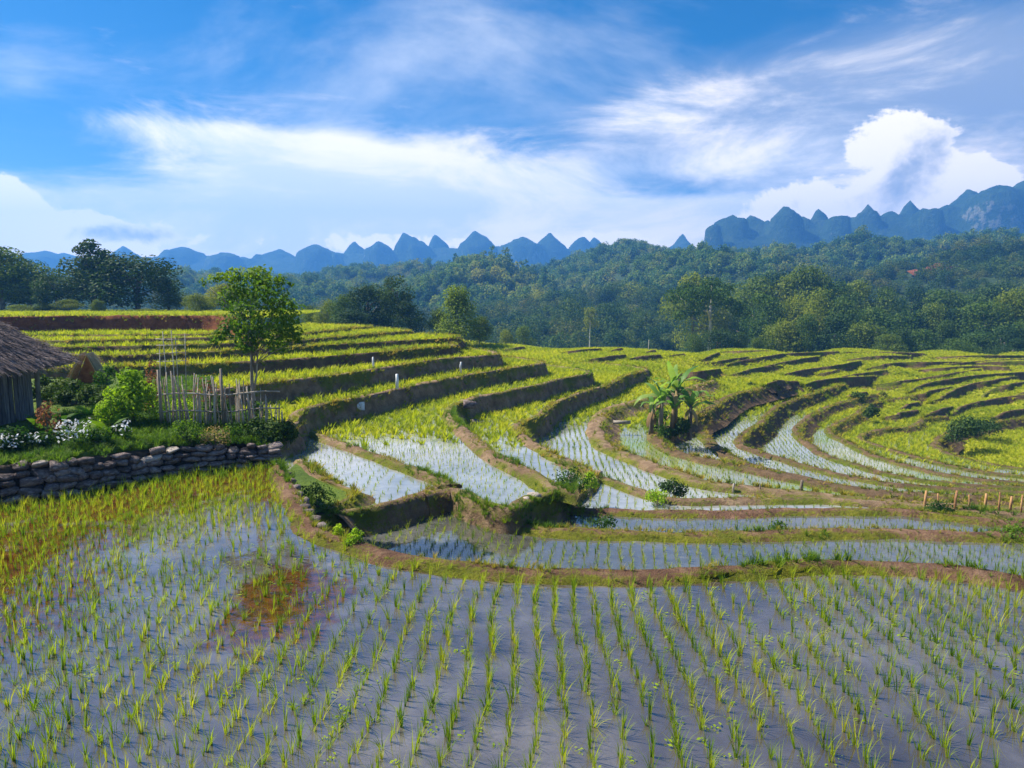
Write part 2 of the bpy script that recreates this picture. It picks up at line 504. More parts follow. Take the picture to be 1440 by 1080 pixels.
M['lawn'] = field_mat('garden_lawn', [(.035, .07, .008), (.08, .13, .012), (.17, .22, .018)], 1.2)
M['forest_floor'] = field_mat('forest_floor', [(.012, .025, .012), (.025, .05, .014), (.05, .07, .018)], 0.05)

# ------------------------------------------------------------------ terraces
# Every terrace is a level slab.  rim: the crest of its outer bank as traced, all of it at the one height z;
# close: ground points that shut the outline where the hill or the frame hides it.
def rim_world(rim, z, crest):
    return np.array([U(px, py, z + crest) for px, py in rim])

def tessellate(poly, z):
    from mathutils.geometry import tessellate_polygon
    tris = tessellate_polygon([[Vector((p[0], p[1], 0)) for p in poly]])
    return np.array([(p[0], p[1], z) for p in poly], float), np.array(tris, int)

TERR = []
LEFT = [(-75, 112), (-75, 20)]
def terrace(name, z, rim, close, zb, m, bank='bank', width=0.34, crest=0.12, run=0.35, step=0.3, rough=0.07, rice=None, floor_=False, wrap=False, sharp=False):
    W = rim_world(rim, z, crest)
    ext = np.array(close, float)
    if wrap:        # the bank turns the corner at its far end and runs back round the nose
        e = W[-1]
        W = np.vstack([W, [(e[0] + .9, e[1] + 1.6), (e[0] + .8, e[1] + 4.0), (e[0] - 1.0, e[1] + 7.5), (e[0] - 5.0, e[1] + 11)]])
    if sharp:
        line = catmull(W, step) if len(W) < 3 else np.vstack([catmull(W[i:i + 2], step)[:-1] for i in range(len(W) - 1)] + [W[-1:]])
    else:
        line = catmull(W, step)
    nz = vnoise(line, 0.9, len(TERR) + 1.0, 3)[:, None] * rough + vnoise(line, 0.25, len(TERR) + 9.0, 2)[:, None] * rough * 1.6
    tan = np.gradient(line, axis=0); tan /= np.linalg.norm(tan, axis=1)[:, None] + 1e-9
    nrm = np.stack([tan[:, 1], -tan[:, 0]], 1)          # to the right of the direction walked = outward
    poly = np.vstack([line, ext])
    area = 0.5 * np.sum(poly[:, 0] * np.roll(poly[:, 1], -1) - np.roll(poly[:, 0], -1) * poly[:, 1])
    if area < 0: nrm = -nrm                               # outline walked clockwise: the outside lies to the left
    line = line + nrm * nz
    poly = np.vstack([line - nrm * width * 0.5, ext])
    T = dict(name=name, z=z, poly=np.vstack([line, ext]), line=line, nrm=nrm, rice=rice, width=width, crest=crest, zb=zb, run=run)
    TERR.append(T)
    V, F = tessellate(poly, z)
    me = mesh_np(name, V, F)
    o = link_mesh('paddy_water' if m.startswith('w_') else 'terrace_field', me, M[m])
    set_props(o, kind='structure')
    # the bank: inner foot, crest, face, toe
    n_ = len(line)
    s = np.arange(n_)
    def jit(sc_, am, sd_): return (vnoise(line, sc_, sd_, 3) * am)
    H = z + crest - zb
    prof = [(-width - 0.14, z - 0.03, 0.0), (-width, z + crest * 0.55, 0.35), (-width * 0.75, z + crest * 0.95, 0.7), (-width * 0.25, z + crest * 1.05, 0.9), (0.0, z + crest * 0.9, 1.05),
            (run * 0.18, z + crest - H * 0.28, 1.35), (run * 0.5, z + crest - H * 0.62, 1.65), (run * 0.85, z + crest - H * 0.92, 1.9), (run * 1.5, zb - 0.25, 2.0)]
    rows = []; att = []
    for k_, (off, zz, a) in enumerate(prof):
        o_ = off + jit(1.6, 0.07 if k_ < 5 else 0.13, 3.0 + k_) + jit(5.0, 0.05, 30.0 + k_)
        zj = zz + (jit(1.1, crest * 0.35, 50.0 + k_ * 0.2) if 0 < k_ < 5 else 0) + (jit(2.2, 0.05, 70.0 + k_) if 5 <= k_ < 8 else 0)
        rows.append(np.column_stack([line + nrm * np.asarray(o_)[:, None], np.broadcast_to(zj, (n_,))]))
        att.append(np.full(n_, a))
    V = np.vstack(rows); A = np.concatenate(att)
    K = len(prof)
    a_ = np.arange(n_ - 1)
    F = np.vstack([np.stack([k_ * n_ + a_, k_ * n_ + a_ + 1, (k_ + 1) * n_ + a_ + 1, (k_ + 1) * n_ + a_], 1) for k_ in range(K - 1)])
    me = mesh_np('terrace_bank', V, F, smooth=True)
    me.attributes.new('prof', 'FLOAT', 'POINT').data.foreach_set('value', A.astype(np.float32))
    ob = link_mesh('terrace_bank', me, M[bank])
    set_props(ob, kind='structure')
    return T

def G(g): return CAMZ - g        # height of a level that lies g below the eye

# near paddies, stepping down into the bowl
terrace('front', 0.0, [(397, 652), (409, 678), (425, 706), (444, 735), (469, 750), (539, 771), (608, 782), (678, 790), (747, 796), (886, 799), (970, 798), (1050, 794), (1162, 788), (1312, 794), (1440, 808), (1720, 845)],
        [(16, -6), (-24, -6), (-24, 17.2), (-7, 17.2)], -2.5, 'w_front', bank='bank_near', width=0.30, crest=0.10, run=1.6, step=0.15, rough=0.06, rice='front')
zS, zP, zQ = -2.2, -2.42, -2.8
terrace('second', zS, [(630, 705), (648, 704), (680, 711), (710, 720), (742, 734), (800, 741), (900, 744), (1000, 747), (1100, 744), (1200, 741), (1300, 744), (1440, 748), (1700, 757)],
        [(26, 6), (-12, 6), (-12, 20)], zP, 'w_near', bank='bank_near', width=0.5, crest=0.14, run=0.4, step=0.2, rough=0.1, rice='wetS')
terrace('third', zP, [(780, 702), (817, 712), (860, 714), (933, 717), (1030, 717), (1120, 714), (1250, 714), (1350, 724), (1440, 733), (1700, 752)],
        [(30, 14), (-2, 14)], zQ, 'w_near', bank='bank_near', width=0.36, crest=0.13, run=0.4, step=0.2, rough=0.08, rice='wet')
terrace('fourth', zQ, [(790, 650), (828, 664), (857, 671), (904, 687), (950, 699), (1000, 700), (1150, 698), (1300, 708), (1440, 720), (1700, 740)],
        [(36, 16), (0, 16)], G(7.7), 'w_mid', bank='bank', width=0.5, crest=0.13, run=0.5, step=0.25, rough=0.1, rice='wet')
# crescents that step down to the right
zT1, zA, zB, zC, zD, zE = -0.88, -1.72, -1.78, -2.7, -3.7, -4.3
terrace('A', zA, [(380, 735), (420, 735), (455, 724), (476, 721), (530, 714), (574, 701), (604, 692), (629, 681), (640, 684), (634, 676), (622, 670), (584, 654), (543, 639), (497, 625), (453, 610), (430, 598), (418, 588)],
        [(-20, 36), (-16, 19)], zS - .1, 'w_mid', bank='bank', width=0.4, crest=0.16, run=0.4, step=0.2, rough=0.08, rice='wetA')
terrace('mound', -1.5, [(462, 716), (486, 704), (503, 691), (486, 683), (462, 673), (440, 660), (425, 645)], [(-7.3, 19.5), (-6.6, 16.5)], zA, 'lawn', bank='bank', width=0.2, crest=0.05, run=0.5, step=0.2, rough=0.06)
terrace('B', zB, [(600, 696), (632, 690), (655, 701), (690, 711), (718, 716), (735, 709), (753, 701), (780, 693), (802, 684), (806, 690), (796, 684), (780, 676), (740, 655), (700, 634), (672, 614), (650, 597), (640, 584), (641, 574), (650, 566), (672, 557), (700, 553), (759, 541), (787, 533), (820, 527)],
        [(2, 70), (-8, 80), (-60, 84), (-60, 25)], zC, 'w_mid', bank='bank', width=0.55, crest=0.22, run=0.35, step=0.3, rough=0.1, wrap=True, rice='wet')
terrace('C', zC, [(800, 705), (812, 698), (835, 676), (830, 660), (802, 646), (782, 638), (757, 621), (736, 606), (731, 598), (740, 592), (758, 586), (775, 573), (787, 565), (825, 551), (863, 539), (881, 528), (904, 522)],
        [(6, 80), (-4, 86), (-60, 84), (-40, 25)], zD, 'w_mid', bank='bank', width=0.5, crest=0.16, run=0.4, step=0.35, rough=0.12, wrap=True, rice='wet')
terrace('D', zD, [(1700, 728), (1440, 712), (1250, 700), (1120, 689), (1050, 681), (992, 673), (940, 656), (904, 643), (870, 630), (854, 620), (848, 606), (850, 590), (863, 575), (890, 566), (922, 558), (962, 549), (1000, 538)],
        [(12, 84), (0, 92), (-60, 88), (-30, 24), (4, 16), (44, 12)], zE, 'w_mid', bank='bank', width=0.9, crest=0.20, run=1.1, step=0.4, rough=0.12, wrap=True, rice='wet')
terrace('E', zE, [(1700, 722), (1440, 705), (1250, 691), (1180, 681), (1120, 669), (1040, 652), (985, 642), (955, 634), (938, 624), (930, 610), (946, 602), (968, 592), (1000, 577), (1015, 565), (1038, 554), (1067, 548), (1100, 540)],
        [(20, 90), (8, 96), (-40, 90), (-20, 30), (6, 18), (50, 14)], G(9.0), 'w_green', bank='bank_far', width=0.8, crest=0.16, run=0.8, step=0.4, rough=0.14, wrap=True, rice='wetE')
terrace('R', G(9.0), [(1700, 712), (1440, 698), (1300, 692), (1230, 687), (1166, 678), (1078, 657), (1040, 645), (1018, 631), (1006, 617), (990, 604), (975, 590)],
        [(10, 60), (-20, 60), (0, 20), (54, 16)], G(9.6), 'w_mid', bank='bank_far', width=0.8, crest=0.15, run=0.7, step=0.45, rough=0.14, rice='wet')
terrace('V', G(9.6), [(1700, 704), (1440, 690), (1330, 684), (1262, 678), (1175, 664), (1110, 645), (1072, 634), (1050, 625), (1045, 617), (1052, 610), (1064, 603), (1080, 588), (1093, 575), (1116, 563), (1131, 558), (1160, 549), (1183, 542)],
        [(28, 98), (10, 100), (0, 98), (0, 40), (4, 22), (56, 18)], G(10.5), 'w_mid', bank='bank_far', width=0.6, crest=0.15, run=0.9, step=0.5, rough=0.16, wrap=True, rice='wet')
terrace('W', G(10.5), [(1700, 697), (1440, 684), (1330, 676), (1262, 667), (1200, 650), (1160, 636), (1134, 620), (1124, 609), (1130, 598), (1145, 583), (1172, 571), (1207, 561), (1240, 552)],
        [(32, 98), (12, 100), (4, 100), (4, 50), (6, 24), (60, 20)], G(11.1), 'w_mid', bank='bank_far', width=0.6, crest=0.15, run=0.9, step=0.5, rough=0.16, wrap=True, rice='wet')
terrace('X', G(11.1), [(1700, 690), (1440, 677), (1350, 668), (1290, 656), (1230, 637), (1185, 617), (1170, 606), (1177, 598), (1207, 583), (1224, 569), (1252, 562), (1290, 556)],
        [(38, 100), (14, 100), (10, 100), (8, 60), (8, 28), (66, 22)], G(11.7), 'w_green', bank='bank_far', width=0.6, crest=0.15, run=0.9, step=0.6, rough=0.16, wrap=True, rice='wetG')
terrace('Y', G(11.7), [(1700, 684), (1440, 668), (1370, 659), (1310, 647), (1260, 633), (1225, 622), (1214, 615), (1225, 608), (1250, 603), (1285, 600), (1300, 590), (1330, 586)],
        [(34, 92), (20, 92), (14, 90), (10, 62), (10, 30), (70, 24)], G(12.3), 'w_green', bank='bank_far', width=0.6, crest=0.15, run=0.9, step=0.6, rough=0.16, wrap=True, rice='wetG')
terrace('Z', G(12.05), [(1700, 674), (1440, 657), (1390, 650), (1345, 640), (1318, 626), (1330, 612), (1360, 602), (1440, 588), (1560, 578)],
        [(70, 84), (20, 84), (14, 62), (12, 34), (74, 28)], G(12.8), 'w_green', bank='bank_far', width=0.6, crest=0.15, run=0.9, step=0.6, rough=0.16, rice='wetG')
# terraces that climb the hill on the left
lt = dict(bank='bank_far', width=0.5, crest=0.15, run=0.35, step=0.35, rough=0.12)
terrace('T1', zT1, [(360, 612), (395, 606), (418, 596), (420, 586), (430, 577), (450, 570), (467, 565), (520, 556), (584, 542), (628, 533), (672, 525), (716, 518), (750, 513)],
        [(-12, 68), (-60, 72), (-60, 24)], zB, 'field', wrap=True, rice='field', **{**lt, 'bank': 'bank', 'crest': .2})
zT = [G(3.98), G(3.33), G(2.92), G(2.59), G(2.35)]
terrace('T2', zT[0], [(0, 575), (200, 560), (380, 538), (453, 529), (526, 519), (580, 511), (637, 503), (683, 500)], [(-14, 64), (-70, 66), (-70, 30)], zT1, 'field', wrap=True, rice='field', **{**lt, 'bank': 'bank'})
terrace('T3', zT[1], [(-60, 520), (100, 517), (200, 515), (380, 507), (497, 498), (560, 493), (619, 488)], [(-18, 64), (-70, 66), (-70, 38)], zT[0], 'field', wrap=True, rice='field', **lt)
terrace('T4', zT[2], [(-60, 502), (100, 500), (200, 499), (380, 490), (497, 483), (560, 479), (625, 476)], [(-20, 70), (-75, 72), (-75, 42)], zT[1], 'field', wrap=True, rice='field', **lt)
terrace('T5', zT[3], [(-60, 490), (100, 488), (200, 486), (380, 481), (470, 474), (555, 467)], [(-26, 75), (-75, 76), (-75, 46)], zT[2], 'field', wrap=True, rice='field', **lt)
terrace('T6', zT[4], [(-60, 480), (100, 479), (200, 477), (380, 472), (440, 467), (497, 461)], [(-30, 79), (-80, 80), (-80, 50)], zT[3], 'field', wrap=True, rice='field', **lt)
terrace('T7', G(2.2), [(-60, 472), (100, 471), (260, 470), (340, 468), (400, 464)], [(-22, 76), (-85, 80), (-85, 52)], zT[4], 'field', rice='field', **lt)
terrace('red', G(1.08), [(-80, 446), (32, 445), (120, 444), (200, 444), (300, 444), (335, 446)], [(-24, 80), (-28, 100), (-110, 100), (-110, 55)], G(2.16), 'field', bank='bank_red', width=0.8, crest=0.2, run=0.3, step=0.4, rough=0.2, rice='field')
# ------------------------------------------------------------------ the hill under the terraces and the valley beyond it
ctrl = [(750, 503, 6.15), (820, 500, 6.4), (900, 497, 6.5), (850, 494, 6.5), (950, 500, 6.8), (1050, 502, 7.4), (1050, 493, 7.1), (1200, 500, 8.0), (1200, 492, 7.5), (1330, 500, 8.5), (1330, 493, 7.7), (1440, 500, 8.9),
        (1440, 494, 8.1), (900, 515, 6.6), (860, 530, 7.4), (960, 520, 6.9), (1000, 540, 8.6), (1080, 530, 8.4), (1105, 533, 8.5), (1122, 530, 8.7), (1060, 545, 9.0), (1150, 520, 8.8), (1150, 537, 9.6), (1200, 550, 10.7), (1150, 560, 10.9), (1250, 560, 11.5),
        (1250, 535, 9.9), (1250, 515, 8.7), (1320, 515, 9.0), (1440, 515, 9.4), (1300, 530, 9.9), (1380, 530, 10.2), (1320, 545, 10.7), (1440, 545, 10.9), (1330, 562, 11.4), (1440, 562, 11.4), (1370, 580, 13.2), (1270, 585, 13.0),
        (1300, 600, 13.0), (1440, 620, 12.8), (1400, 620, 12.8), (1440, 602, 12.8), (1500, 620, 12.8), (1200, 620, 13.6), (1300, 650, 14), (1440, 645, 12.8), (1500, 640, 12.8), (1100, 640, 12), (1000, 660, 11), (1000, 620, 11), (900, 600, 10), (800, 600, 9), (700, 580, 8.5), (600, 560, 8), (500, 520, 7.5), (660, 500, 6.9),
        (690, 488, 6.0), (620, 480, 5.4), (560, 476, 5.2), (400, 500, 6), (300, 500, 6), (100, 480, 5), (1500, 560, 12.6), (1560, 520, 10), (1560, 500, 9), (1600, 620, 13.9), (1300, 720, 12), (1000, 720, 11), (700, 720, 9), (400, 720, 9)]
CW = np.array([(*U(x, y, G(g)), G(g)) for x, y, g in ctrl])
brow = []
for px in range(-200, 1700, 60):
    for Y, z in ((128, -11.0), (160, -13.0), (200, -13.5), (260, -14)):
        brow.append((*(at_y(px, 500, Y)[:2]), z))
CW = np.vstack([CW, np.array(brow), np.array([(x, 0, -9.5) for x in range(-60, 70, 20)] + [(-60, 60, -3), (-60, 90, -2.5), (-90, 60, -3), (-90, 100, -3), (-40, 90, -2.8)])])
VALLEY = -14.0
def ground_z(P):
    P = np.asarray(P, float)
    d2 = (P[:, None, 0] - CW[None, :, 0]) ** 2 + ((P[:, None, 1] - CW[None, :, 1]) * 0.8) ** 2 + 3.0
    wt = d2 ** -2.2
    z = (wt * CW[None, :, 2]).sum(1) / wt.sum(1)
    return z
gx, gy = np.meshgrid(np.arange(-130, 171, 2.0), np.arange(-10, 231, 2.0))
GP = np.column_stack([gx.ravel(), gy.ravel()])
gz = np.concatenate([ground_z(GP[i:i + 4000]) for i in range(0, len(GP), 4000)])
gz = gz + vnoise(GP, 0.12, 4.0) * 0.18
nx_, ny_ = gx.shape[1], gx.shape[0]
ii, jj = np.meshgrid(np.arange(nx_ - 1), np.arange(ny_ - 1))
a0 = (jj * nx_ + ii).ravel()
GF = np.stack([a0, a0 + 1, a0 + 1 + nx_, a0 + nx_], 1)
# the far side fades into the valley sheet
edge = np.clip(np.minimum.reduce([(GP[:, 1] - 232) / -30, (GP[:, 0] + 130) / 20, (170 - GP[:, 0]) / 20]), 0, 1)
gz = gz * edge + (VALLEY - 0.4) * (1 - edge)
GZ = gz.reshape(gx.shape)
o = link_mesh('hillside_ground', mesh_np('hillside_ground', np.column_stack([GP, gz]), GF, True), M['field'])
set_props(o, kind='structure')
def base_at(P):
    """height of the hillside sheet by bilinear lookup"""
    P = np.asarray(P, float)
    fx = np.clip((P[..., 0] + 130) / 2.0, 0, nx_ - 1.001); fy = np.clip((P[..., 1] + 10) / 2.0, 0, ny_ - 1.001)
    i = fx.astype(int); j = fy.astype(int); u = fx - i; v = fy - j
    return (GZ[j, i] * (1 - u) + GZ[j, i + 1] * u) * (1 - v) + (GZ[j + 1, i] * (1 - u) + GZ[j + 1, i + 1] * u) * v

# low shelves cut into the open hillside: a bank where the crest is traced, the shelf running back into the slope
def hit_hill(px, py, dz):
    a, b, c_ = ray(px, py)
    t = np.linspace(30, 135, 1400)
    P = np.column_stack([a * t, b * t]); z = CAMZ + c_ * t
    g_ = base_at(P) + dz
    for T in TERR:
        if T.get('z') is None: continue
        q = inside(T['poly'], P); g_ = np.where(q, np.maximum(g_, T['z'] + dz), g_)
    hit = z < g_
    if not hit.any() or hit[0]: return None, None
    k_ = np.argmax(hit)
    return P[k_], g_[k_]
def ground_top(P):
    g_ = base_at(P)
    for T in TERR:
        q = inside(T['poly'], P); g_ = np.where(q, np.maximum(g_, T['z']), g_)
    return g_
SHELF = []
def shelf(crest, h, back=8.0):
    pts = []
    n0 = len(crest)
    for i, (px, py) in enumerate(crest):
        t = i / (n0 - 1)
        hh = h * (0.35 + 0.65 * min(1, t * 2.2)) * (1 if t < .8 else 1 - (t - .8) * 1.5)
        p, z = hit_hill(px, py, hh)
        if p is None or (pts and math.hypot(p[0] - pts[-1][0], p[1] - pts[-1][1]) > 16): continue
        pts.append((p[0], p[1], hh, z))
    if len(pts) < 2: return
    line = catmull(np.array(pts), 0.35)
    XY = line[:, :2].copy(); hh = np.maximum(line[:, 2], 0.08)
    n_ = len(XY)
    tan = np.gradient(XY, axis=0); tan /= np.linalg.norm(tan, axis=1)[:, None] + 1e-9
    nrm = np.stack([tan[:, 1], -tan[:, 0]], 1)
    if nrm[n_ // 2, 1] > 0: nrm = -nrm
    XY = XY + nrm * (vnoise(XY, .8, len(SHELF) + 40.0) * .22)[:, None]
    s_ = np.linspace(0, 1, n_)
    bk = back * np.clip(np.minimum(s_ * 4 + .12, (1 - s_) * 5 + .12), 0, 1)
    g0 = ground_top(XY); zc = np.maximum(line[:, 3], g0 + .05)
    zc = np.convolve(np.pad(zc, 4, mode='edge'), np.ones(9) / 9, 'valid')
    rows = []
    for f in (0, .08, .4, .7, 1):
        q = XY - nrm * (bk * f)[:, None] * 0.35 + np.array((0, 1.0)) * (bk * f)[:, None] * 0.65
        gb = ground_top(q)
        z = np.maximum(zc * (1 - f) + (gb - 0.05) * f, gb + (0.03 if f < 1 else -.1)) + (0.10 if f == 0 else 0)
        rows.append(np.column_stack([q, z]))
    a_ = np.arange(n_ - 1)
    F = np.vstack([np.stack([k_ * n_ + a_, k_ * n_ + a_ + 1, (k_ + 1) * n_ + a_ + 1, (k_ + 1) * n_ + a_], 1) for k_ in range(4)])
    o = link_mesh('terrace_field', mesh_np('terrace_field', np.vstack(rows), F, True), M['field']); set_props(o, kind='structure')
    prof = []; att = []
    for off, dzf, a in ((-.30, .01, .35), (-.12, .10, .8), (0.0, .06, 1.05), (.12, -.30, 1.4), (.30, -.65, 1.7), (.5, -.95, 1.9), (.8, -1.4, 2.0)):
        zz = zc + .03 + (dzf if dzf > 0 else dzf * (zc - g0 + .15)) + vnoise(XY, 2.0, 60 + off) * .05
        prof.append(np.column_stack([XY + nrm * (off + vnoise(XY, 1.8, 33 + off) * .10)[:, None], zz])); att.append(np.full(n_, a))
    K = len(prof)
    F = np.vstack([np.stack([k_ * n_ + a_, k_ * n_ + a_ + 1, (k_ + 1) * n_ + a_ + 1, (k_ + 1) * n_ + a_], 1) for k_ in range(K - 1)])
    me = mesh_np('terrace_bank', np.vstack(prof), F, True)
    me.attributes.new('prof', 'FLOAT', 'POINT').data.foreach_set('value', np.concatenate(att).astype(np.float32))
    set_props(link_mesh('terrace_bank', me, M['bank_far']), kind='structure')
    # planting spots
    m_ = int(n_ * 0.35 * back / 0.17)
    i = rng.integers(0, n_, m_); f = rng.uniform(.06, .95, m_)
    q = XY[i] - nrm[i] * (bk[i] * f)[:, None] * 0.35 + np.array((0, 1.0)) * (bk[i] * f)[:, None] * 0.65
    R0 = np.array(rows)
    fs = np.array((0, .08, .4, .7, 1)); z = np.array([np.interp(ff, fs, R0[:, ii_, 2]) for ff, ii_ in zip(f, i)])
    SHELF.append(dict(poly=np.vstack([XY, rows[-1][::-1, :2]]), pts=np.column_stack([q, z])))
SHELVES = [
    ([(1000, 511), (1050, 503), (1110, 498), (1180, 495)], 0.6, 5),
    ([(1130, 541), (1175, 533), (1232, 530)], 0.8, 5),
    ([(1288, 561), (1305, 552), (1340, 545)], 0.9, 5),
    ([(1338, 583), (1358, 571), (1400, 562), (1445, 556)], 1.0, 6),
    ([(1325, 514), (1400, 507), (1480, 506)], 0.6, 5),
    ([(1245, 590), (1262, 583), (1290, 578)], 0.8, 5),
    ([(830, 508), (850, 503), (880, 500)], 0.7, 7),
    ([(790, 497), (815, 493), (845, 491)], 0.5, 6),
    ([(885, 506), (905, 502), (930, 500)], 0.6, 6),
    ([(1015, 496), (1050, 494), (1085, 494)], 0.5, 6),
    ([(1030, 528), (1050, 522), (1075, 517), (1098, 515)], 0.8, 6),
    ([(1150, 528), (1172, 523), (1195, 520)], 0.7, 5),
    ([(1310, 504), (1370, 501), (1440, 501), (1500, 502)], 0.6, 6),
    ([(1290, 522), (1330, 518), (1370, 516), (1420, 517)], 0.8, 5),
    ([(1395, 590), (1420, 580), (1460, 574)], 0.9, 6),
    ([(1300, 586), (1320, 578), (1345, 572)], 0.8, 5),
    ([(708, 494), (722, 490), (738, 489)], 0.5, 6),
    ([(857, 495), (875, 490), (894, 489)], 0.5, 6),
    ([(905, 497), (922, 493), (938, 491)], 0.5, 6),
    ([(940, 502), (962, 498), (982, 496)], 0.45, 6),
    ([(985, 507), (1000, 501), (1012, 496)], 0.5, 6),
    ([(950, 530), (965, 525), (990, 523), (1012, 520)], 0.8, 7),
    ([(1022, 514), (1050, 507), (1080, 502), (1104, 498)], 0.8, 8),
    ([(1062, 520), (1090, 513), (1125, 506), (1152, 502)], 0.8, 8),
    ([(1103, 527), (1140, 520), (1175, 515), (1212, 508)], 0.9, 8),
    ([(1190, 508), (1220, 503), (1255, 501), (1280, 502)], 0.7, 7),
    ([(1168, 535), (1200, 528), (1230, 524), (1248, 521)], 0.9, 8),
    ([(1218, 521), (1240, 514), (1268, 511), (1310, 510), (1358, 510)], 0.8, 7),
    ([(1232, 543), (1262, 538), (1300, 533), (1335, 527), (1380, 520)], 0.8, 8),
    ([(1360, 513), (1400, 510), (1450, 509), (1500, 510)], 0.8, 7),
    ([(1278, 552), (1292, 545), (1315, 538), (1345, 533), (1382, 528), (1450, 524)], 1.0, 8),
    ([(1312, 567), (1328, 558), (1345, 549), (1368, 541), (1400, 535), (1440, 529)], 1.1, 8),
    ([(1370, 571), (1385, 558), (1400, 547), (1422, 541), (1450, 537)], 1.1, 8),
    ([(1425, 562), (1440, 553), (1470, 547), (1520, 545)], 1.0, 8),
    ([(1262, 579), (1276, 571), (1292, 567)], 0.8, 7),
    ([(1192, 560), (1206, 554), (1220, 553)], 0.6, 6),
    ([(1076, 552), (1092, 544), (1110, 538), (1124, 538)], 0.9, 7),
    ([(1130, 499), (1190, 496), (1250, 496), (1300, 498)], 0.4, 6),
]
for c_, h_, b_ in SHELVES: shelf(c_, h_ * 0.8, b_)

# one sheet for the valley floor, out to the horizon
V = np.array([(-1950, -900, VALLEY - .5), (1950, -900, VALLEY - .5), (1950, 2180, VALLEY - .5), (-1950, 2180, VALLEY - .5)], float)
o = link_mesh('valley_ground', mesh_np('valley_ground', V, np.array([[0, 1, 2, 3]])), M['meadow'])
set_props(o, kind='structure')

# ------------------------------------------------------------------ hills and mountains
def ridge_interp(pts, px):
    xs = [p[0] for p in pts]; ys = [p[1] for p in pts]
    return np.interp(px, xs, ys)
def add_hill(name, pts, D, depth_front, depth_back, cols=260, rows=70, rough=0.10, seed=1.0, x0=-500, x1=1940, material='forest_floor', spurs=0.25, canopy=9.0):
    """a wooded ridge at distance D: rises from the valley over depth_front and falls behind"""
    px = np.linspace(x0, x1, cols)
    top = ridge_interp(pts, px)
    t = np.linspace(-1, 1, rows)
    V = np.zeros((rows, cols, 3))
    for r_, tt in enumerate(t):
        d = D + (tt * depth_front if tt < 0 else tt * depth_back)
        X = (px - 720) / FPX * D * (1 + 0.35 * (d - D) / D)
        V[r_, :, 0] = X; V[r_, :, 1] = d
    hz = CAMZ + (HORIZON - top) / FPX * D - VALLEY - canopy
    P = V[..., :2]
    sp = vnoise(P, 1.0 / (D * 0.16), seed, 3)
    for r_, tt in enumerate(t):
        a = abs(tt)
        prof = (1 - a) ** (0.85) if tt < 0 else (1 - a ** 1.5)
        s_ = spurs * sp[r_] * math.sin(math.pi * min(1, a)) if tt < 0 else 0
        V[r_, :, 2] = VALLEY - 0.5 + hz * np.clip(prof + s_, 0, 1.0)
    V[..., 2] += vnoise(P, 1.0 / (D * 0.035), seed + 3, 3) * rough * hz.mean() * (np.minimum(1, (1 - np.abs(t)) * 3))[:, None] * np.where(np.abs(t)[:, None] < 0.06, 0.3, 1)
    ii, jj = np.meshgrid(np.arange(cols - 1), np.arange(rows - 1))
    a0 = (jj * cols + ii).ravel()
    F = np.stack([a0, a0 + 1, a0 + 1 + cols, a0 + cols], 1)
    o = link_mesh(name, mesh_np(name, V.reshape(-1, 3), F, True), M[material])
    set_props(o, kind='structure')
    return V

mid_ridge = [(-500, 395), (60, 392), (200, 392), (250, 384), (300, 380), (350, 378), (400, 381), (450, 378), (500, 367), (540, 371), (580, 366), (610, 368), (640, 368), (665, 368), (700, 372), (740, 374), (790, 362), (820, 347), (850, 336), (880, 329), (905, 334), (940, 343), (980, 349), (1060, 345), (1150, 343), (1240, 345), (1290, 348), (1330, 342), (1380, 340), (1440, 340), (1940, 350)]
hillB = add_hill('wooded_hills', mid_ridge, 620, 300, 260, seed=2.0, spurs=0.6, rough=0.20)
hillC = add_hill('wooded_foothills', [(-500, 430), (200, 428), (260, 424), (330, 410), (400, 404), (450, 396), (490, 386), (530, 392), (570, 392), (610, 376), (640, 358), (665, 350), (700, 356), (735, 374), (790, 400), (840, 396), (890, 372), (940, 384), (1000, 380), (1060, 366), (1120, 358), (1180, 368), (1240, 366), (1300, 358), (1380, 356), (1440, 360), (1940, 365)], 480, 150, 120, seed=9.0, spurs=0.3, rough=0.10)
near_r = [(-500, 415), (400, 415), (560, 418), (640, 420), (700, 415), (760, 402), (820, 404), (860, 392), (900, 394), (960, 404), (1050, 395), (1130, 385), (1180, 372), (1230, 362), (1290, 352), (1330, 340), (1370, 333), (1440, 336), (1600, 330), (1940, 345)]
hillA = add_hill('near_wooded_hill', near_r, 360, 150, 160, cols=200, rows=50, seed=5.0, spurs=0.25, rough=0.10)

def karst_mat(name):
    def b(t, out):
        ge = t.new('ShaderNodeNewGeometry')
        P = ge.outputs['Position']
        v = t.noise(P, 0.012, 6, 0.7); f = t.noise(P, 0.06, 5, 0.7)
        col = t.ramp(t.math('ADD', t.math('MULTIPLY', v, .5), t.math('MULTIPLY', f, .5)), [(0.35, (.008, .022, .014)), (0.5, (.020, .045, .02)), (0.66, (.045, .07, .032))])
        sepn = t.new('ShaderNodeSeparateXYZ'); t.l.new(ge.outputs['Normal'], sepn.inputs[0])
        rock = t.smooth(t.math('SUBTRACT', t.math('ADD', f, 0.28), sepn.outputs[2]), 0.46, 0.6)
        col = t.mix(t.math('MULTIPLY', rock, 0.6), col, (.22, .21, .18, 1))
        p = t.new('ShaderNodeBsdfPrincipled', inp={'Base Color': col, 'Roughness': 0.95, 'Specular IOR Level': 0.1})
        bn = t.new('ShaderNodeBump', inp={'Strength': 1.0, 'Distance': 9.0, 'Height': f})
        t.l.new(bn.outputs[0], p.inputs['Normal'])
        t.l.new(p.outputs[0], out.inputs[0])
    return mat(name, b)
M['karst'] = karst_mat('karst_rock_and_scrub')

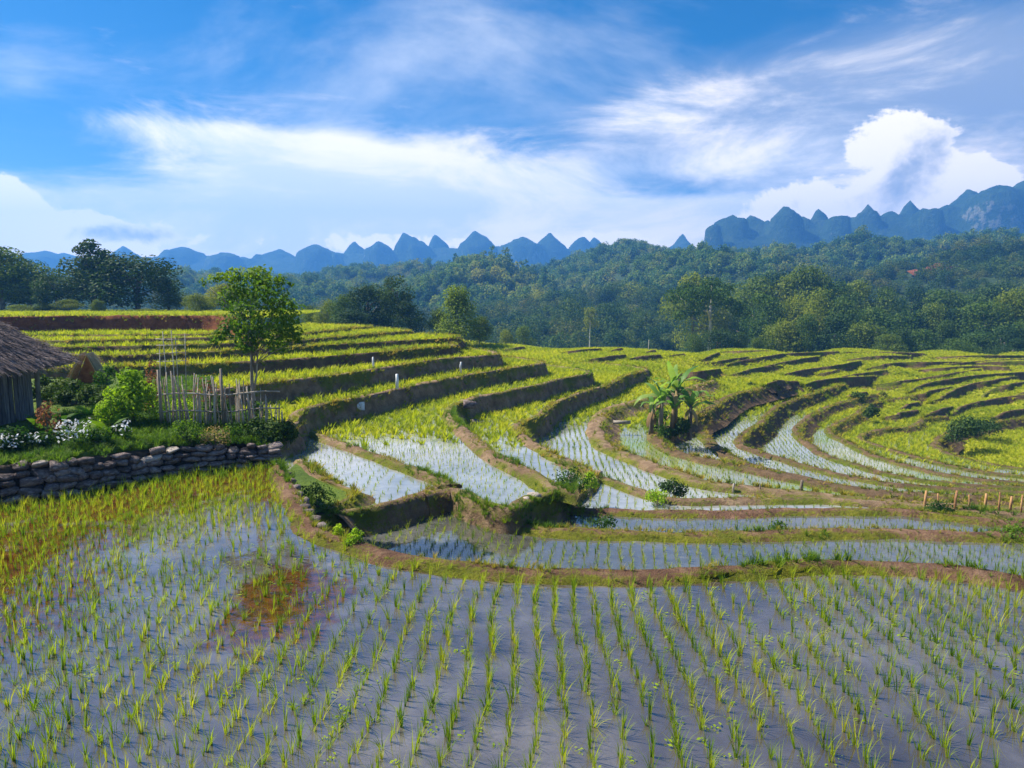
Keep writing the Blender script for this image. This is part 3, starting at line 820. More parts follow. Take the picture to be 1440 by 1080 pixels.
KD = 1800.0
def karst_range(peaks, D, foot, label_name, res=6.0, floor_px=None, px0=-200, px1=1700):
    """a row of limestone peaks; peaks: (px, top py, half width left, half width right) in pixels at distance D"""
    xs = np.arange((px0 - 720) / FPX * D, (px1 - 720) / FPX * D, res)
    ys = np.arange(D - 330, D + 330, res * 1.6)
    X, Y = np.meshgrid(xs, ys)
    Z = np.full(X.shape, VALLEY - 1.0)
    P2 = np.stack([X, Y], -1)
    warp = vnoise(P2, 1 / 55.0, 3.3, 4)
    warp2 = vnoise(P2, 1 / 22.0, 8.3, 3)
    fl = CAMZ + (HORIZON - np.interp(xs / D * FPX + 720, [p[0] for p in foot], [p[1] for p in foot])) / FPX * D
    Z = np.maximum(Z, (fl[None, :] - VALLEY) * np.clip(1.0 - np.abs(Y - D) / 320, 0, 1) ** 1.1 + VALLEY + warp * 6)
    for k_, (px, py, wl, wr) in enumerate(peaks):
        off = ((k_ * 37) % 7 - 3) * 22.0
        cx_ = (px - 720) / FPX * (D + off)
        hz = CAMZ + (HORIZON - py) / FPX * (D + off)
        ws_ = (0.92 if D > 1500 else 0.66) + ((k_ * 53) % 9) * .05
        wl_, wr_ = wl * ws_ / FPX * D, wr * ws_ / FPX * D
        dxn = np.where(X < cx_, (X - cx_) / wl_, (X - cx_) / wr_)
        dyn = (Y - (D + off)) / ((wl_ + wr_) * 0.55)
        r = np.sqrt(dxn ** 2 + dyn ** 2) * (1 + warp * 0.38)
        base_z = np.interp(px, [p[0] for p in foot], [p[1] for p in foot])
        bz = CAMZ + (HORIZON - base_z) / FPX * D - 6
        prof = np.clip(1 - r ** 1.25, -1, 1)
        prof = np.where(r < 0.5, 1 - 0.84 * r ** 1.25 * 1.0, prof)
        ex_ = (0.95, 1.25, 1.05, 1.5, .9, 1.15)[(k_ * 5 + 2) % 6]
        prof = np.clip(1 - 0.95 * r ** ex_, -1, 1)
        z = bz + (hz - bz) * prof + warp2 * 8 * np.clip(r * 2, 0.15, 1)
        z = z - np.clip(r - 0.95, 0, 9) * 160
        Z = np.maximum(Z, z)
    ny2, nx2 = X.shape
    ii, jj = np.meshgrid(np.arange(nx2 - 1), np.arange(ny2 - 1))
    a0 = (jj * nx2 + ii).ravel()
    F = np.stack([a0, a0 + 1, a0 + 1 + nx2, a0 + nx2], 1)
    o = link_mesh(label_name, mesh_np(label_name, np.stack([X, Y, Z], -1).reshape(-1, 3), F, True), M['karst'])
    set_props(o, kind='structure')
peaks = [(20, 362, 40, 30), (75, 354, 28, 26), (98, 356, 22, 26), (183, 347, 20, 22), (232, 361, 24, 22), (264, 349, 30, 34), (300, 361, 22, 20), (322, 357, 22, 24), (347, 362, 16, 20),
         (366, 357, 10, 10), (399, 351, 24, 24), (448, 345, 22, 24), (478, 356, 14, 14), (502, 341, 14, 15), (536, 339, 17, 18), (570, 329, 13, 34), (590, 339, 22, 20), (613, 332, 11, 26), (668, 326, 22, 32), (700, 348, 14, 12),
         (716, 344, 20, 16), (735, 335, 24, 22), (772, 328, 21, 22), (818, 335, 17, 14), (833, 335, 12, 18), (860, 352, 20, 20), (955, 328, 26, 24)]
karst_range(peaks, KD, [(-200, 366), (130, 368), (210, 364), (285, 364), (380, 364), (425, 362), (470, 359), (518, 356), (552, 353), (600, 349), (640, 350), (697, 353), (752, 348), (795, 350), (850, 352), (900, 355), (1000, 360), (1700, 380)], 'karst_mountains')
peaks2 = [(1000, 316, 22, 16), (1024, 305, 24, 18), (1049, 303, 18, 20), (1072, 312, 16, 14), (1095, 291, 20, 26), (1120, 307, 20, 14), (1140, 296, 18, 28), (1170, 309, 20, 20), (1209, 290, 22, 26), (1240, 299, 24, 20), (1265, 283, 18, 24), (1290, 299, 22, 20),
          (1318, 292, 26, 30), (1345, 270, 28, 40), (1385, 264, 40, 40), (1430, 257, 50, 60), (1500, 245, 70, 80), (1600, 240, 70, 80)]
karst_range(peaks2, 1300.0, [(900, 395), (960, 365), (985, 337), (1010, 318), (1060, 314), (1110, 313), (1165, 312), (1220, 306), (1300, 304), (1350, 292), (1440, 278), (1700, 262)], 'blue_mountain_range', px0=930, px1=1750)

# ------------------------------------------------------------------ scattering of small growth (instances of real little meshes)
HIDDEN = bpy.data.collections.new('sources')          # holds the source meshes; it is not part of the scene
def scatter(name, P, scale, rot, sources, label, cat=None, parent=None, kind='stuff', seed=0):
    P = np.asarray(P, np.float32)
    me = bpy.data.meshes.new(name)
    me.vertices.add(len(P)); me.vertices.foreach_set('co', P.ravel())
    me.attributes.new('scl', 'FLOAT_VECTOR', 'POINT').data.foreach_set('vector', np.asarray(scale, np.float32).ravel())
    me.attributes.new('rot', 'FLOAT_VECTOR', 'POINT').data.foreach_set('vector', np.asarray(rot, np.float32).ravel())
    idx = np.random.default_rng(seed).integers(0, len(sources), len(P)).astype(np.int32)
    me.attributes.new('pick', 'INT', 'POINT').data.foreach_set('value', idx)
    me.update()
    o = bpy.data.objects.new(name, me)
    COL.objects.link(o)
    sub = bpy.data.collections.new(name + '_sources')
    for i, s_ in enumerate(sources):
        so = bpy.data.objects.new('%s_source_%02d' % (name, i), s_)
        sub.objects.link(so)
    ng = bpy.data.node_groups.new(name + '_scatter', 'GeometryNodeTree')
    ng.interface.new_socket('Geometry', in_out='INPUT', socket_type='NodeSocketGeometry')
    ng.interface.new_socket('Geometry', in_out='OUTPUT', socket_type='NodeSocketGeometry')
    n, l = ng.nodes, ng.links
    gi, go = n.new('NodeGroupInput'), n.new('NodeGroupOutput')
    ci = n.new('GeometryNodeCollectionInfo'); ci.inputs['Collection'].default_value = sub
    ci.inputs['Separate Children'].default_value = True; ci.inputs['Reset Children'].default_value = True
    iop = n.new('GeometryNodeInstanceOnPoints')
    iop.inputs['Pick Instance'].default_value = True
    def attr(nm, typ):
        a = n.new('GeometryNodeInputNamedAttribute'); a.data_type = typ; a.inputs['Name'].default_value = nm
        return a.outputs['Attribute']
    l.new(gi.outputs[0], iop.inputs['Points']); l.new(ci.outputs[0], iop.inputs['Instance'])
    l.new(attr('pick', 'INT'), iop.inputs['Instance Index'])
    l.new(attr('rot', 'FLOAT_VECTOR'), iop.inputs['Rotation'])
    l.new(attr('scl', 'FLOAT_VECTOR'), iop.inputs['Scale'])
    l.new(iop.outputs[0], go.inputs[0])
    md = o.modifiers.new('scatter', 'NODES'); md.node_group = ng
    set_props(o, label, cat, kind=kind)
    if parent is not None: o.parent = parent
    return o

def blades(seed, n, h, spread, width, lean=0.5, segs=2, m=None, name='tuft', curl=0.3):
    """a tuft of n tapering bent blades"""
    r = np.random.default_rng(seed)
    V = []; F = []
    for i in range(n):
        a = r.uniform(0, 2 * math.pi); rr = spread * math.sqrt(r.uniform(0, 1))
        b = np.array((math.cos(a) * rr * .4, math.sin(a) * rr * .4, -0.01))
        d = np.array((math.cos(a), math.sin(a), 0)); s_ = np.array((-math.sin(a + r.uniform(-.6, .6)), math.cos(a), 0))
        hh = h * r.uniform(.6, 1.1); ln = lean * r.uniform(.2, 1.0)
        base = len(V)
        for k_ in range(segs + 1):
            t = k_ / segs
            c_ = b + d * (rr * .5 * t + hh * ln * t * t) + np.array((0, 0, hh * (t - curl * ln * t * t * t)))
            wd = width * (1 - t ** 1.5) * 0.5
            if k_ == segs: V.append(c_)
            else: V += [c_ - s_ * wd, c_ + s_ * wd]
        for k_ in range(segs - 1):
            F.append((base + 2 * k_, base + 2 * k_ + 1, base + 2 * k_ + 3, base + 2 * k_ + 2))
        F.append((base + 2 * segs - 2, base + 2 * segs - 1, base + 2 * segs))
    me = mesh_np(name, np.array(V), F)
    if m: me.materials.append(M[m])
    return me

def leaf_cluster(seed, n, size, leaf, m, name='spray', flat=0.7):
    """a loose rounded clump of leaves"""
    r = np.random.default_rng(seed)
    D_ = r.normal(size=(n, 3)); D_ /= np.linalg.norm(D_, axis=1)[:, None]
    Rr = size * r.uniform(.25, 1, n) ** (1 / 2.2)
    C_ = D_ * Rr[:, None]; C_[:, 2] = C_[:, 2] * flat + size * flat
    return leaf_quads(r, C_, D_, leaf, m, name)

def leaf_quads(r, C_, N_, leaf, m, name, up=0.35, jitter=0.7):
    n = len(C_)
    N_ = N_ + r.normal(size=(n, 3)) * jitter + np.array((0, 0, up)); N_ /= np.linalg.norm(N_, axis=1)[:, None] + 1e-9
    T_ = np.cross(N_, r.normal(size=(n, 3))); T_ /= np.linalg.norm(T_, axis=1)[:, None] + 1e-9
    B_ = np.cross(N_, T_)
    L_ = (leaf * r.uniform(.6, 1.3, n))[:, None]
    tip = C_ + T_ * L_ * .5 - N_ * L_ * .08; tail = C_ - T_ * L_ * .5 - N_ * L_ * .08
    V = np.empty((n * 4, 3))
    V[0::4] = tail; V[1::4] = C_ + B_ * L_ * .27; V[2::4] = tip; V[3::4] = C_ - B_ * L_ * .27
    F = np.arange(n * 4).reshape(n, 4)
    me = mesh_np(name, V, F)
    me.materials.append(M[m])
    return me

def in_view(P, mx=140, ybot=1150):
    x, y, f = to_px(P)
    return (f > 1) & (x > -mx) & (x < 1440 + mx) & (y < ybot)

def line_dist(P, line):
    out = np.full(len(P), 1e9)
    for i in range(0, len(P), 4000):
        d = np.linalg.norm(P[i:i + 4000, None, :] - line[None, ::2, :], axis=2)
        out[i:i + 4000] = d.min(1)
    return out

def covered(P, z, skip=None):
    """True where a higher slab stands over the point"""
    c_ = np.zeros(len(P), bool)
    for T in TERR:
        if T is skip or T['z'] <= z + 0.02: continue
        q = ~c_
        if q.any():
            c_[q] |= inside(T['poly'], P[q])
    return c_

# ------------------------------------------------------------------ rice
def rice_points(T, rows, along, heading, jitter, margin, maxd=140, keep=1.0, seed=0):
    r = np.random.default_rng(seed)
    poly = T['poly']
    lo, hi = poly.min(0), poly.max(0)
    lo = np.maximum(lo, (-75, 4)); hi = np.minimum(hi, (90, maxd))
    c_, s_ = math.cos(heading), math.sin(heading)
    cen = (lo + hi) / 2; rad = np.linalg.norm(hi - lo) / 2
    u = np.arange(-rad, rad, rows); v = np.arange(-rad, rad, along)
    A_, B_ = np.meshgrid(u, v)
    A_ = A_.ravel(); B_ = B_.ravel()
    wob = vnoise(np.column_stack([A_ * 0 + B_ * 0.25, A_ * 0.02]), 1.0, seed + 2.0, 2) * rows * 0.9
    A_ = A_ + wob + r.normal(size=len(A_)) * jitter; B_ = B_ + r.uniform(-.5, .5, len(B_)) * along * .7
    P = np.column_stack([cen[0] + A_ * c_ + B_ * s_, cen[1] - A_ * s_ + B_ * c_])
    P = P[(P[:, 0] > lo[0]) & (P[:, 0] < hi[0]) & (P[:, 1] > lo[1]) & (P[:, 1] < hi[1])]
    P3 = np.column_stack([P, np.full(len(P), T['z'])])
    P = P[in_view(P3, 520 if T['name'] == 'front' else 220)]
    if keep < 1: P = P[r.uniform(size=len(P)) < keep]
    P = P[inside(poly, P)]
    P = P[~covered(P, T['z'], T)]
    if len(P): P = P[line_dist(P, T['line']) > margin]
    bz = base_at(P) if len(P) else np.zeros(0)
    P = P[bz < T['z'] + 0.05]
    return P

rice_near = [blades(100 + i, 7 + (i * 5) % 9, 0.25, 0.025 + .008 * i, 0.0095, 0.22 + .07 * i, 3, 'rice', 'seedling') for i in range(9)]
rice_mid = [blades(120 + i, 7, 0.27, 0.045, 0.016, 0.5, 2, 'rice', 'seedling') for i in range(4)]
rice_far = [blades(140 + i, 12, 0.34, 0.28, 0.06, 0.5, 2, 'rice_field', 'tuft') for i in range(4)]
rice_wetfar = [blades(150 + i, 7, 0.28, 0.07, 0.024, 0.45, 2, 'rice', 'tuft') for i in range(4)]

CONF = {'wetS': (0.28, 0.15, 0.05, 0.03), 'wet': (0.31, 0.19, 0.10, 0.03), 'wetA': (0.36, 0.24, 0.02, 0.03), 'wetE': (0.34, 0.22, -0.3, 0.05), 'wetG': (0.36, 0.24, -0.5, 0.05), 'field': (0.42, 0.36, 0.2, 0.10)}
batches = {'second': [], 'mid': [], 'wetfar': [], 'far': []}
for i, T in enumerate(TERR):
    kind = T['rice']
    if kind is None: continue
    if kind == 'front':
        P = rice_points(T, 0.265, 0.105, 0.05, 0.022, 0.22, seed=11)
        # thin out by patches
        q = vnoise(P, 0.5, 5.0, 2) + rng.uniform(-.6, .6, len(P)) > -0.62
        P = P[q]
        Px = rice_points(T, 0.2, 0.12, 0.05, 0.03, 0.2, seed=12)      # thicker stand in the corner under the wall
        Px = Px[(Px[:, 1] > 11.8) & (Px[:, 0] < -3.5) & (rng.uniform(size=len(Px)) < .28)]
        P = np.vstack([P, Px])
        front_rice = np.column_stack([P, np.full(len(P), T['z'])])
        continue
    rows, along, head, jit_ = CONF[kind]
    P = rice_points(T, rows, along, head + 0.15 * math.sin(i * 2.3), jit_, T['width'] + 0.12, keep=0.93, seed=20 + i)
    if not len(P): continue
    if kind.startswith('wet') and T['name'] in 'BCDVWXYZE':
        lim = {'B': 29, 'C': 32, 'D': 42, 'E': 44, 'V': 58, 'W': 62, 'X': 60, 'Y': 52, 'Z': 50}[T['name']]
        Pd = rice_points(T, 0.42, 0.36, 0.2, 0.10, T['width'] + 0.12, seed=60 + i)
        Pd = Pd[Pd[:, 1] > lim + vnoise(Pd, .12, 3.0) * 5 + np.random.default_rng(i).uniform(-3, 3, len(Pd))]
        batches['far'].append(np.column_stack([Pd, np.full(len(Pd), T['z'])]))
    P3 = np.column_stack([P, np.full(len(P), T['z'])])
    if kind == 'wetS': batches['second'].append(P3); continue
    if kind == 'field': batches['far'].append(P3)
    elif T['z'] > -3.4 and kind != 'wetG': batches['mid' if T['z'] > -3.2 else 'wetfar'].append(P3)
    else: batches['wetfar'].append(P3)
# the open hillside above the shelves is planted too
gx2, gy2 = np.meshgrid(np.arange(-12, 100, 0.46), np.arange(50, 126, 0.40))
P = np.column_stack([gx2.ravel(), gy2.ravel()]) + rng.normal(size=(gx2.size, 2)) * 0.1
bz = base_at(P)
P3 = np.column_stack([P, bz])
kp = in_view(P3) & (bz > -10.5)
P3 = P3[kp]
P3 = P3[~covered(P3[:, :2], -50)] if False else P3
cv_ = np.zeros(len(P3), bool)
for T in TERR:
    ins = inside(T['poly'], P3[:, :2])
    cv_ |= ins & (P3[:, 2] < T['z'] + 0.03)
for T in SHELF: cv_ |= inside(T['poly'], P3[:, :2])
P3 = P3[~cv_]
batches['far'].append(P3)
for T in SHELF: batches['far'].append(T['pts'])

def put_rice(name, P3, src, label, smin=.75, smax=1.2, seed=1):
    r = np.random.default_rng(seed)
    n = len(P3)
    s_ = r.uniform(smin, smax, n)
    sc_ = np.column_stack([s_, s_, s_ * r.uniform(.8, 1.2, n)])
    rot = np.column_stack([r.normal(size=n) * .08, r.normal(size=n) * .08, r.uniform(0, 6.28, n)])
    return scatter(name, P3, sc_, rot, src, label, 'rice', seed=seed)

# the 300 seedlings that show largest stand as objects of their own
px_, py_, f_ = to_px(front_rice)
vis = (py_ < 938) & (px_ > 4) & (px_ < 1436) & (py_ > 700)
order = np.argsort(np.where(vis, f_, 1e9))[:300]
for k_, i in enumerate(order):
    o = bpy.data.objects.new('rice_seedling', rice_near[random.randrange(9)])
    COL.objects.link(o)
    o.location = front_rice[i]
    s_ = random.uniform(.55, 1.15)
    o.scale = (s_, s_, s_ * random.uniform(.85, 1.15)); o.rotation_euler = (random.gauss(0, .07), random.gauss(0, .07), random.uniform(0, 6.28))
    set_props(o, 'yellow green rice seedling standing in the muddy water of the nearest paddy', 'rice seedling', 'rice seedlings in the nearest rows')
rest = np.delete(front_rice, order, 0)
put_rice('rice_seedlings_front', rest, rice_near, 'rows of young rice in the shallow water of the nearest paddy', .55, 1.15, 2)
put_rice('rice_rows_middle', np.vstack(batches['mid']), rice_mid, 'rows of young rice in the flooded paddies beyond the near bund', .45, .85, 3)
put_rice('rice_rows_second', np.vstack(batches['second']), rice_near, 'rows of young rice in the long flooded paddy behind the near bund', .45, 1.0, 9)
put_rice('rice_rows_bowl', np.vstack(batches['wetfar']), rice_wetfar, 'rows of young rice in the flooded crescents of the bowl', .40, .95, 4)
put_rice('rice_crop_far', np.vstack(batches['far']), rice_far, 'dense yellow green rice covering the upper terraces', .7, 1.35, 5)
print('rice', len(rest), [(k_, sum(map(len, v))) for k_, v in batches.items()])

# ------------------------------------------------------------------ grass on the bunds and banks
tufts = [blades(200 + i, 14, 0.20, 0.10, 0.014, 0.8, 2, 'grass', 'tuft') for i in range(4)]
tufts_lush = [blades(210 + i, 18, 0.26, 0.13, 0.020, 0.8, 2, 'lush', 'tuft') for i in range(4)]
tufts_far = [blades(220 + i, 12, 0.30, 0.24, 0.045, 0.8, 2, 'grass', 'tuft') for i in range(4)]
def bank_grass(near):
    pts = []; scs = []
    for k_, T in enumerate(TERR):
        line = T['line']; d = np.linalg.norm(line, axis=1)
        is_near = T['name'] in ('front', 'second', 'third', 'fourth', 'A', 'B')
        if is_near != near: continue
        seg = np.linalg.norm(np.diff(line, axis=0), axis=1)
        per = (38 if T['name'] == 'front' else 34 if near else 15)
        for i in range(len(seg)):
            n = rng.poisson(seg[i] * per)
            if n == 0 or d[i] > 130: continue
            t = rng.uniform(0, 1, n)[:, None]
            b = line[i] * (1 - t) + line[i + 1] * t
            H = T['z'] + T['crest'] - T['zb']
            off = np.where(rng.uniform(size=n) < .45, rng.normal(0, .07, n), rng.uniform(-T['width'] - 0.08, T['run'] * 1.1, n))
            f = np.clip(off / T['run'], 0, 1)
            z = np.where(off < 0, T['z'] + T['crest'] * np.clip((off + T['width'] + .1) / (T['width'] * .5), 0, 1), T['z'] + T['crest'] - H * f)
            p = b + T['nrm'][i] * off[:, None]
            pts.append(np.column_stack([p, z])); scs.append(np.where(off < -T['width'] * .9, .7, 1.0) * rng.uniform(.45, 1.15, n))
    P3 = np.vstack(pts); S_ = np.concatenate(scs)
    k_ = in_view(P3)
    P3, S_ = P3[k_], S_[k_]
    v = vnoise(P3[:, :2], 0.6, 3.0, 3) + rng.uniform(-.35, .35, len(P3))
    k_ = v > (-0.22 if near else -0.3)
    P3, S_, v = P3[k_], S_[k_], v[k_]
    return P3, S_ * (0.75 + 0.5 * np.clip(v, 0, 1))
def put_grass(name, P3, S_, src, label, seed):
    n = len(P3)
    scatter(name, P3, np.column_stack([S_, S_, S_ * rng.uniform(.7, 1.2, n)]), np.column_stack([rng.normal(size=n) * .2, rng.normal(size=n) * .2, rng.uniform(0, 6.28, n)]), src, label, 'grass', seed=seed)
P3, S_ = bank_grass(True)
v = vnoise(P3[:, :2], 0.45, 7.0, 2)
lushm = v > 0.12
put_grass('bund_grass', P3[~lushm], S_[~lushm] * .85, tufts, 'short yellowed grass along the near bunds', 6)
put_grass('lush_bund_grass', P3[lushm], S_[lushm], tufts_lush, 'fresh green grass tufts along the near bunds', 7)
P3, S_ = bank_grass(False)
put_grass('bank_grass', P3, S_, tufts_far, 'grass growing over the farther terrace banks', 8)
print('grass', len(P3))

# ------------------------------------------------------------------ trees
def crown_points(r, lobes, n):
    """leaf positions on the skins of rounded lobes; lobes (x, y, z, radius, flatten)"""
    L_ = np.array(lobes, float)
    wts = L_[:, 3] ** 2; wts /= wts.sum()
    k_ = r.choice(len(L_), n, p=wts)
    D_ = r.normal(size=(n, 3)); D_ /= np.linalg.norm(D_, axis=1)[:, None]
    rad = L_[k_, 3] * (1 - 0.55 * r.uniform(0, 1, n) ** 2.2)
    # knobbly skin, so that clumps and hollows show
    kn = vnoise(D_ * 1.0 + L_[k_, :3] * 1.7, 2.3, 2.0, 2)
    rad = rad * (1 + 0.28 * kn)
    C_ = L_[k_, :3] + D_ * rad[:, None] * np.column_stack([np.ones(n), np.ones(n), L_[k_, 4]])
    return C_, D_

def crown_mesh(seed, lobes, n, leaf, m, name='crown', up=0.35):
    r = np.random.default_rng(seed)
    C_, D_ = crown_points(r, lobes, n)
    return leaf_quads(r, C_, D_, leaf, m, name, up=up)

def random_lobes(seed, w, h, n, lift=0.0, cone=0.0, low=0.0):
    r = np.random.default_rng(seed)
    out = [(0, 0, h * .5 + lift, w * .34, 0.9 * h / w if h < w * 1.3 else 1.1)]
    for i in range(n):
        t = r.uniform(low, 1)
        a = r.uniform(0, 6.28)
        env = (1 - (2 * t - 0.8) ** 2 * 0.5) if not cone else (1 - cone * t)
        env = max(env, .15)
        rr = w * .5 * env * math.sqrt(r.uniform(.15, 1)) * .72
        rad = w * r.uniform(.16, .25) * (0.75 + .25 * env)
        out.append((math.cos(a) * rr, math.sin(a) * rr, lift + h * (.10 + .80 * t), rad, r.uniform(.65, .95)))
    return out

def trunk_mesh(seed, height, rad, lobes, m, limbs=6, lean=0.04, sides=7):
    r = random.Random(seed)
    V = []; F = []
    pts = []; rs = []
    lx, ly = r.uniform(-lean, lean) * height, r.uniform(-lean, lean) * height
    for i in range(7):
        t = i / 6
        pts.append((lx * t + r.uniform(-.02, .02) * height * t, ly * t, height * t - 0.15 * (i == 0)))
        rs.append(rad * (1.25 if i == 0 else 1 - .55 * t))
    v, f = tube(pts, rs, sides); V += v; F += f
    for L_ in r.sample(lobes, min(limbs, len(lobes))):
        t = r.uniform(.45, .95)
        b = np.array((lx * t, ly * t, height * t)); e = np.array(L_[:3])
        mid_ = (b + e) / 2 + np.array((0, 0, -.04 * height))
        v, f = tube([b, mid_, e], [rad * .45, rad * .3, rad * .08], 5, off=len(V)); V += v; F += f
    me = mesh_np('trunk', np.array(V), F, True)
    me.materials.append(M[m])
    return me

def make_tree_proto(seed, w, h, leafm, n=2600, leaf=0.42, barkm='bark', cone=0.0, clear=0.18, nl=16, low=0.0):
    """meshes of a tree: crown h*(1-clear) high over a trunk; unit sizes in metres"""
    lobes = random_lobes(seed, w, h * (1 - clear), nl, lift=h * clear, cone=cone, low=low)
    cm = crown_mesh(seed, lobes, n, leaf, leafm)
    tm = trunk_mesh(seed, h * 0.7, max(.12, w * .03), lobes, barkm)
    return cm, tm

PROTO = {}
for kind, leafm in (('dark', 'dark_leaf'), ('mid', 'mid_leaf'), ('yellow', 'yel_leaf')):
    PROTO[kind] = [make_tree_proto(300 + i * 7 + len(kind) * 31, 10, 11, leafm, 6500, 0.40, nl=20) for i in range(3)]
PROTO['dark'].append(make_tree_proto(399, 8, 13, 'dark_leaf', 4200, 0.42, nl=18, clear=.10))

def plant_tree(px, ptop, wpx, D, zbase, kind, label, name='broadleaf_tree', cat='tree', group=None, seed=0, var=None, protos=None, h0=11.0, w0=10.0):
    x = (px - 720) / FPX * D
    ztop = at_y(px, ptop, D)[2]
    h = ztop - zbase
    wd = wpx / FPX * D
    pr = (protos or PROTO[kind])
    cm, tm = pr[(seed if var is None else var) % len(pr)]
    root = empty(name, (x, D, zbase), random.uniform(0, 6.28), label=label, cat=cat, group=group)
    s_ = (wd / w0, wd / w0, h / h0)
    for nm, me in (('crown', cm), ('trunk', tm)):
        c_ = bpy.data.objects.new(nm, me); COL.objects.link(c_); c_.parent = root; c_.scale = s_
    return root

def gz_at(px, D):
    return float(base_at(np.array([[(px - 720) / FPX * D, D]]))[0])

# left of the frame, above the red bank
LT = [(8, 352, 95, 92, 'mid', 'dense green tree behind the thatched roof at the left edge'),
      (48, 366, 85, 98, 'mid', 'rounded green tree between the left edge tree and the crested tree'),
      (-60, 330, 150, 96, 'dark', 'big dark tree cut by the left edge of the view'),
      (84, 392, 60, 86, 'dark', 'low dark tree in the gap left of the crested tree'),
      (135, 366, 75, 92, 'dark', 'broad dark tree under the tall crested crown'),
      (196, 358, 108, 90, 'dark', 'large round dark blue green tree above the red bank'),
      (240, 392, 52, 94, 'dark', 'small dark tree leaning on the right side of the large round tree')]
for i, (px, pt, wp, D, kd, lb) in enumerate(LT):
    plant_tree(px, pt - 4, wp * 1.28, D, 2.4, kd, lb, seed=i)
# the crested tree: a spreading mass with a small layered head on top
lob = [(0, 0, 8.6, 0.95, .6), (-.7, 0, 7.9, .9, .5), (.8, .2, 7.7, .9, .5), (1.7, 0, 7.1, .8, .5), (0, 0, 6.6, 1.5, .7), (-1.5, .3, 5.8, 1.5, .8), (1.4, -.3, 5.4, 1.6, .8), (0, 0, 4.2, 2.0, .9)]
tp = [(crown_mesh(41, lob, 2600, .40, 'dark_leaf'), trunk_mesh(41, 7.5, .25, lob, 'bark', 8))]
plant_tree(136, 336, 84, 90, 2.4, 'dark', 'tall tree with a small layered crest standing over the dark trees', protos=tp, h0=9.2, w0=6.0)
for i, (px, pt, wp, D, kd, lb, ) in enumerate([
        (100, 421, 44, 84, 'yellow', 'small pale green bush at the lip of the red bank, nearest the roof'),
        (143, 421, 26, 84, 'yellow', 'small round bright bush at the lip of the red bank below the big dark tree'),
        (40, 428, 60, 84, 'yellow', 'low yellowish bush just above the thatched roof'),
        (70, 425, 40, 85, 'mid', 'low green bush left of the pale bush on the red bank'),
        (205, 434, 50, 85, 'yellow', 'low yellow green scrub on the red bank under the round dark tree'),
        (245, 436, 40, 85, 'yellow', 'low yellow green scrub at the right foot of the round dark tree')]):
    plant_tree(px, pt, wp, D, 2.6, kd, lb, name='bush', cat='bush', seed=i + 1)
for i, (px, pt, wp, D, kd, zb_, lb, nm) in enumerate([
        (285, 412, 52, 84, 'yellow', 2.4, 'yellow green tree left behind the foreground tree', 'broadleaf_tree'),
        (318, 400, 60, 88, 'yellow', 2.4, 'yellow green tree hidden partly by the foreground tree', 'broadleaf_tree'),
        (345, 405, 50, 90, 'mid', 2.0, 'green tree straight behind the foreground tree crown', 'broadleaf_tree'),
        (462, 421, 46, 108, 'yellow', -1.5, 'pale tree on the left side of the dark clump in the middle', 'broadleaf_tree'),
        (438, 430, 36, 112, 'yellow', -1.5, 'small pale tree between the foreground tree and the dark clump', 'broadleaf_tree'),
        (490, 410, 62, 104, 'mid', -1.5, 'left tree of the dark clump behind the upper terraces', 'broadleaf_tree'),
        (520, 399, 88, 102, 'dark', -1.5, 'middle tree of the dark clump behind the upper terraces', 'broadleaf_tree'),
        (560, 394, 72, 100, 'dark', -1.5, 'tallest tree at the right of the dark clump behind the upper terraces', 'broadleaf_tree'),
        (578, 425, 52, 98, 'dark', -1.5, 'short dark tree at the right foot of the dark clump', 'broadleaf_tree'),
        (500, 434, 90, 98, 'dark', -1.5, 'low dark growth at the foot of the dark clump', 'bush'),
        (618, 436, 50, 100, 'yellow', -2.2, 'small bushy tree left of the bright pointed tree', 'broadleaf_tree'),
        (674, 444, 44, 100, 'yellow', -2.4, 'small bushy tree right of the bright pointed tree', 'broadleaf_tree'),
        (735, 459, 42, 150, 'mid', -11.0, 'dark green bush at the brow right of the pointed tree', 'bush'),
        (712, 464, 30, 150, 'yellow', -11.0, 'low bush between the pointed tree and the brow bush', 'bush')]):
    plant_tree(px, pt, wp, D, zb_, kd, lb, name=nm, cat='bush' if nm == 'bush' else 'tree', seed=i)
cone = [make_tree_proto(77, 8, 11, 'cone_leaf', 6500, .34, cone=.95, clear=.04, nl=40)]
plant_tree(645, 400, 80, 97, -2.4, 'yellow', 'bright pointed yellow green tree standing alone before the hills', name='pointed_tree', protos=cone, h0=11, w0=7.0)

# the belt of wood behind the far terraces
belt = []
r_ = random.Random(5)
def belt_row(y0, xs, tops, wd, D, kinds, where, zb_=-12.0):
    for i, (x, t_) in enumerate(zip(xs, tops)):
        kd = kinds[i % len(kinds)]
        belt.append((x, t_ + r_.uniform(-5, 5), wd * r_.uniform(1.0, 1.75), D + r_.uniform(-6, 6), kd, where, zb_))
belt_row(0, [690, 722, 752, 785, 818, 850, 884, 915, 946], [425, 415, 412, 408, 412, 402, 400, 405, 408], 46, 330, ['mid', 'dark', 'yellow', 'mid'], 'back row left of the pale trunk', VALLEY)
belt_row(0, [700, 735, 770, 803, 870, 905, 940], [444, 440, 436, 440, 436, 438, 440], 40, 280, ['mid', 'mid', 'dark', 'yellow'], 'row beyond the valley field', VALLEY)
belt_row(0, [975, 1055, 1090, 1128, 1165, 1200], [392, 388, 381, 380, 386, 392], 62, 190, ['yellow', 'mid', 'dark', 'yellow', 'mid', 'mid'], 'back row right of the pale trunk')
belt_row(0, [1240, 1278, 1320, 1362, 1400, 1440], [404, 408, 404, 412, 402, 396], 60, 190, ['mid', 'dark', 'mid', 'mid', 'dark', 'yellow'], 'back row at the right')
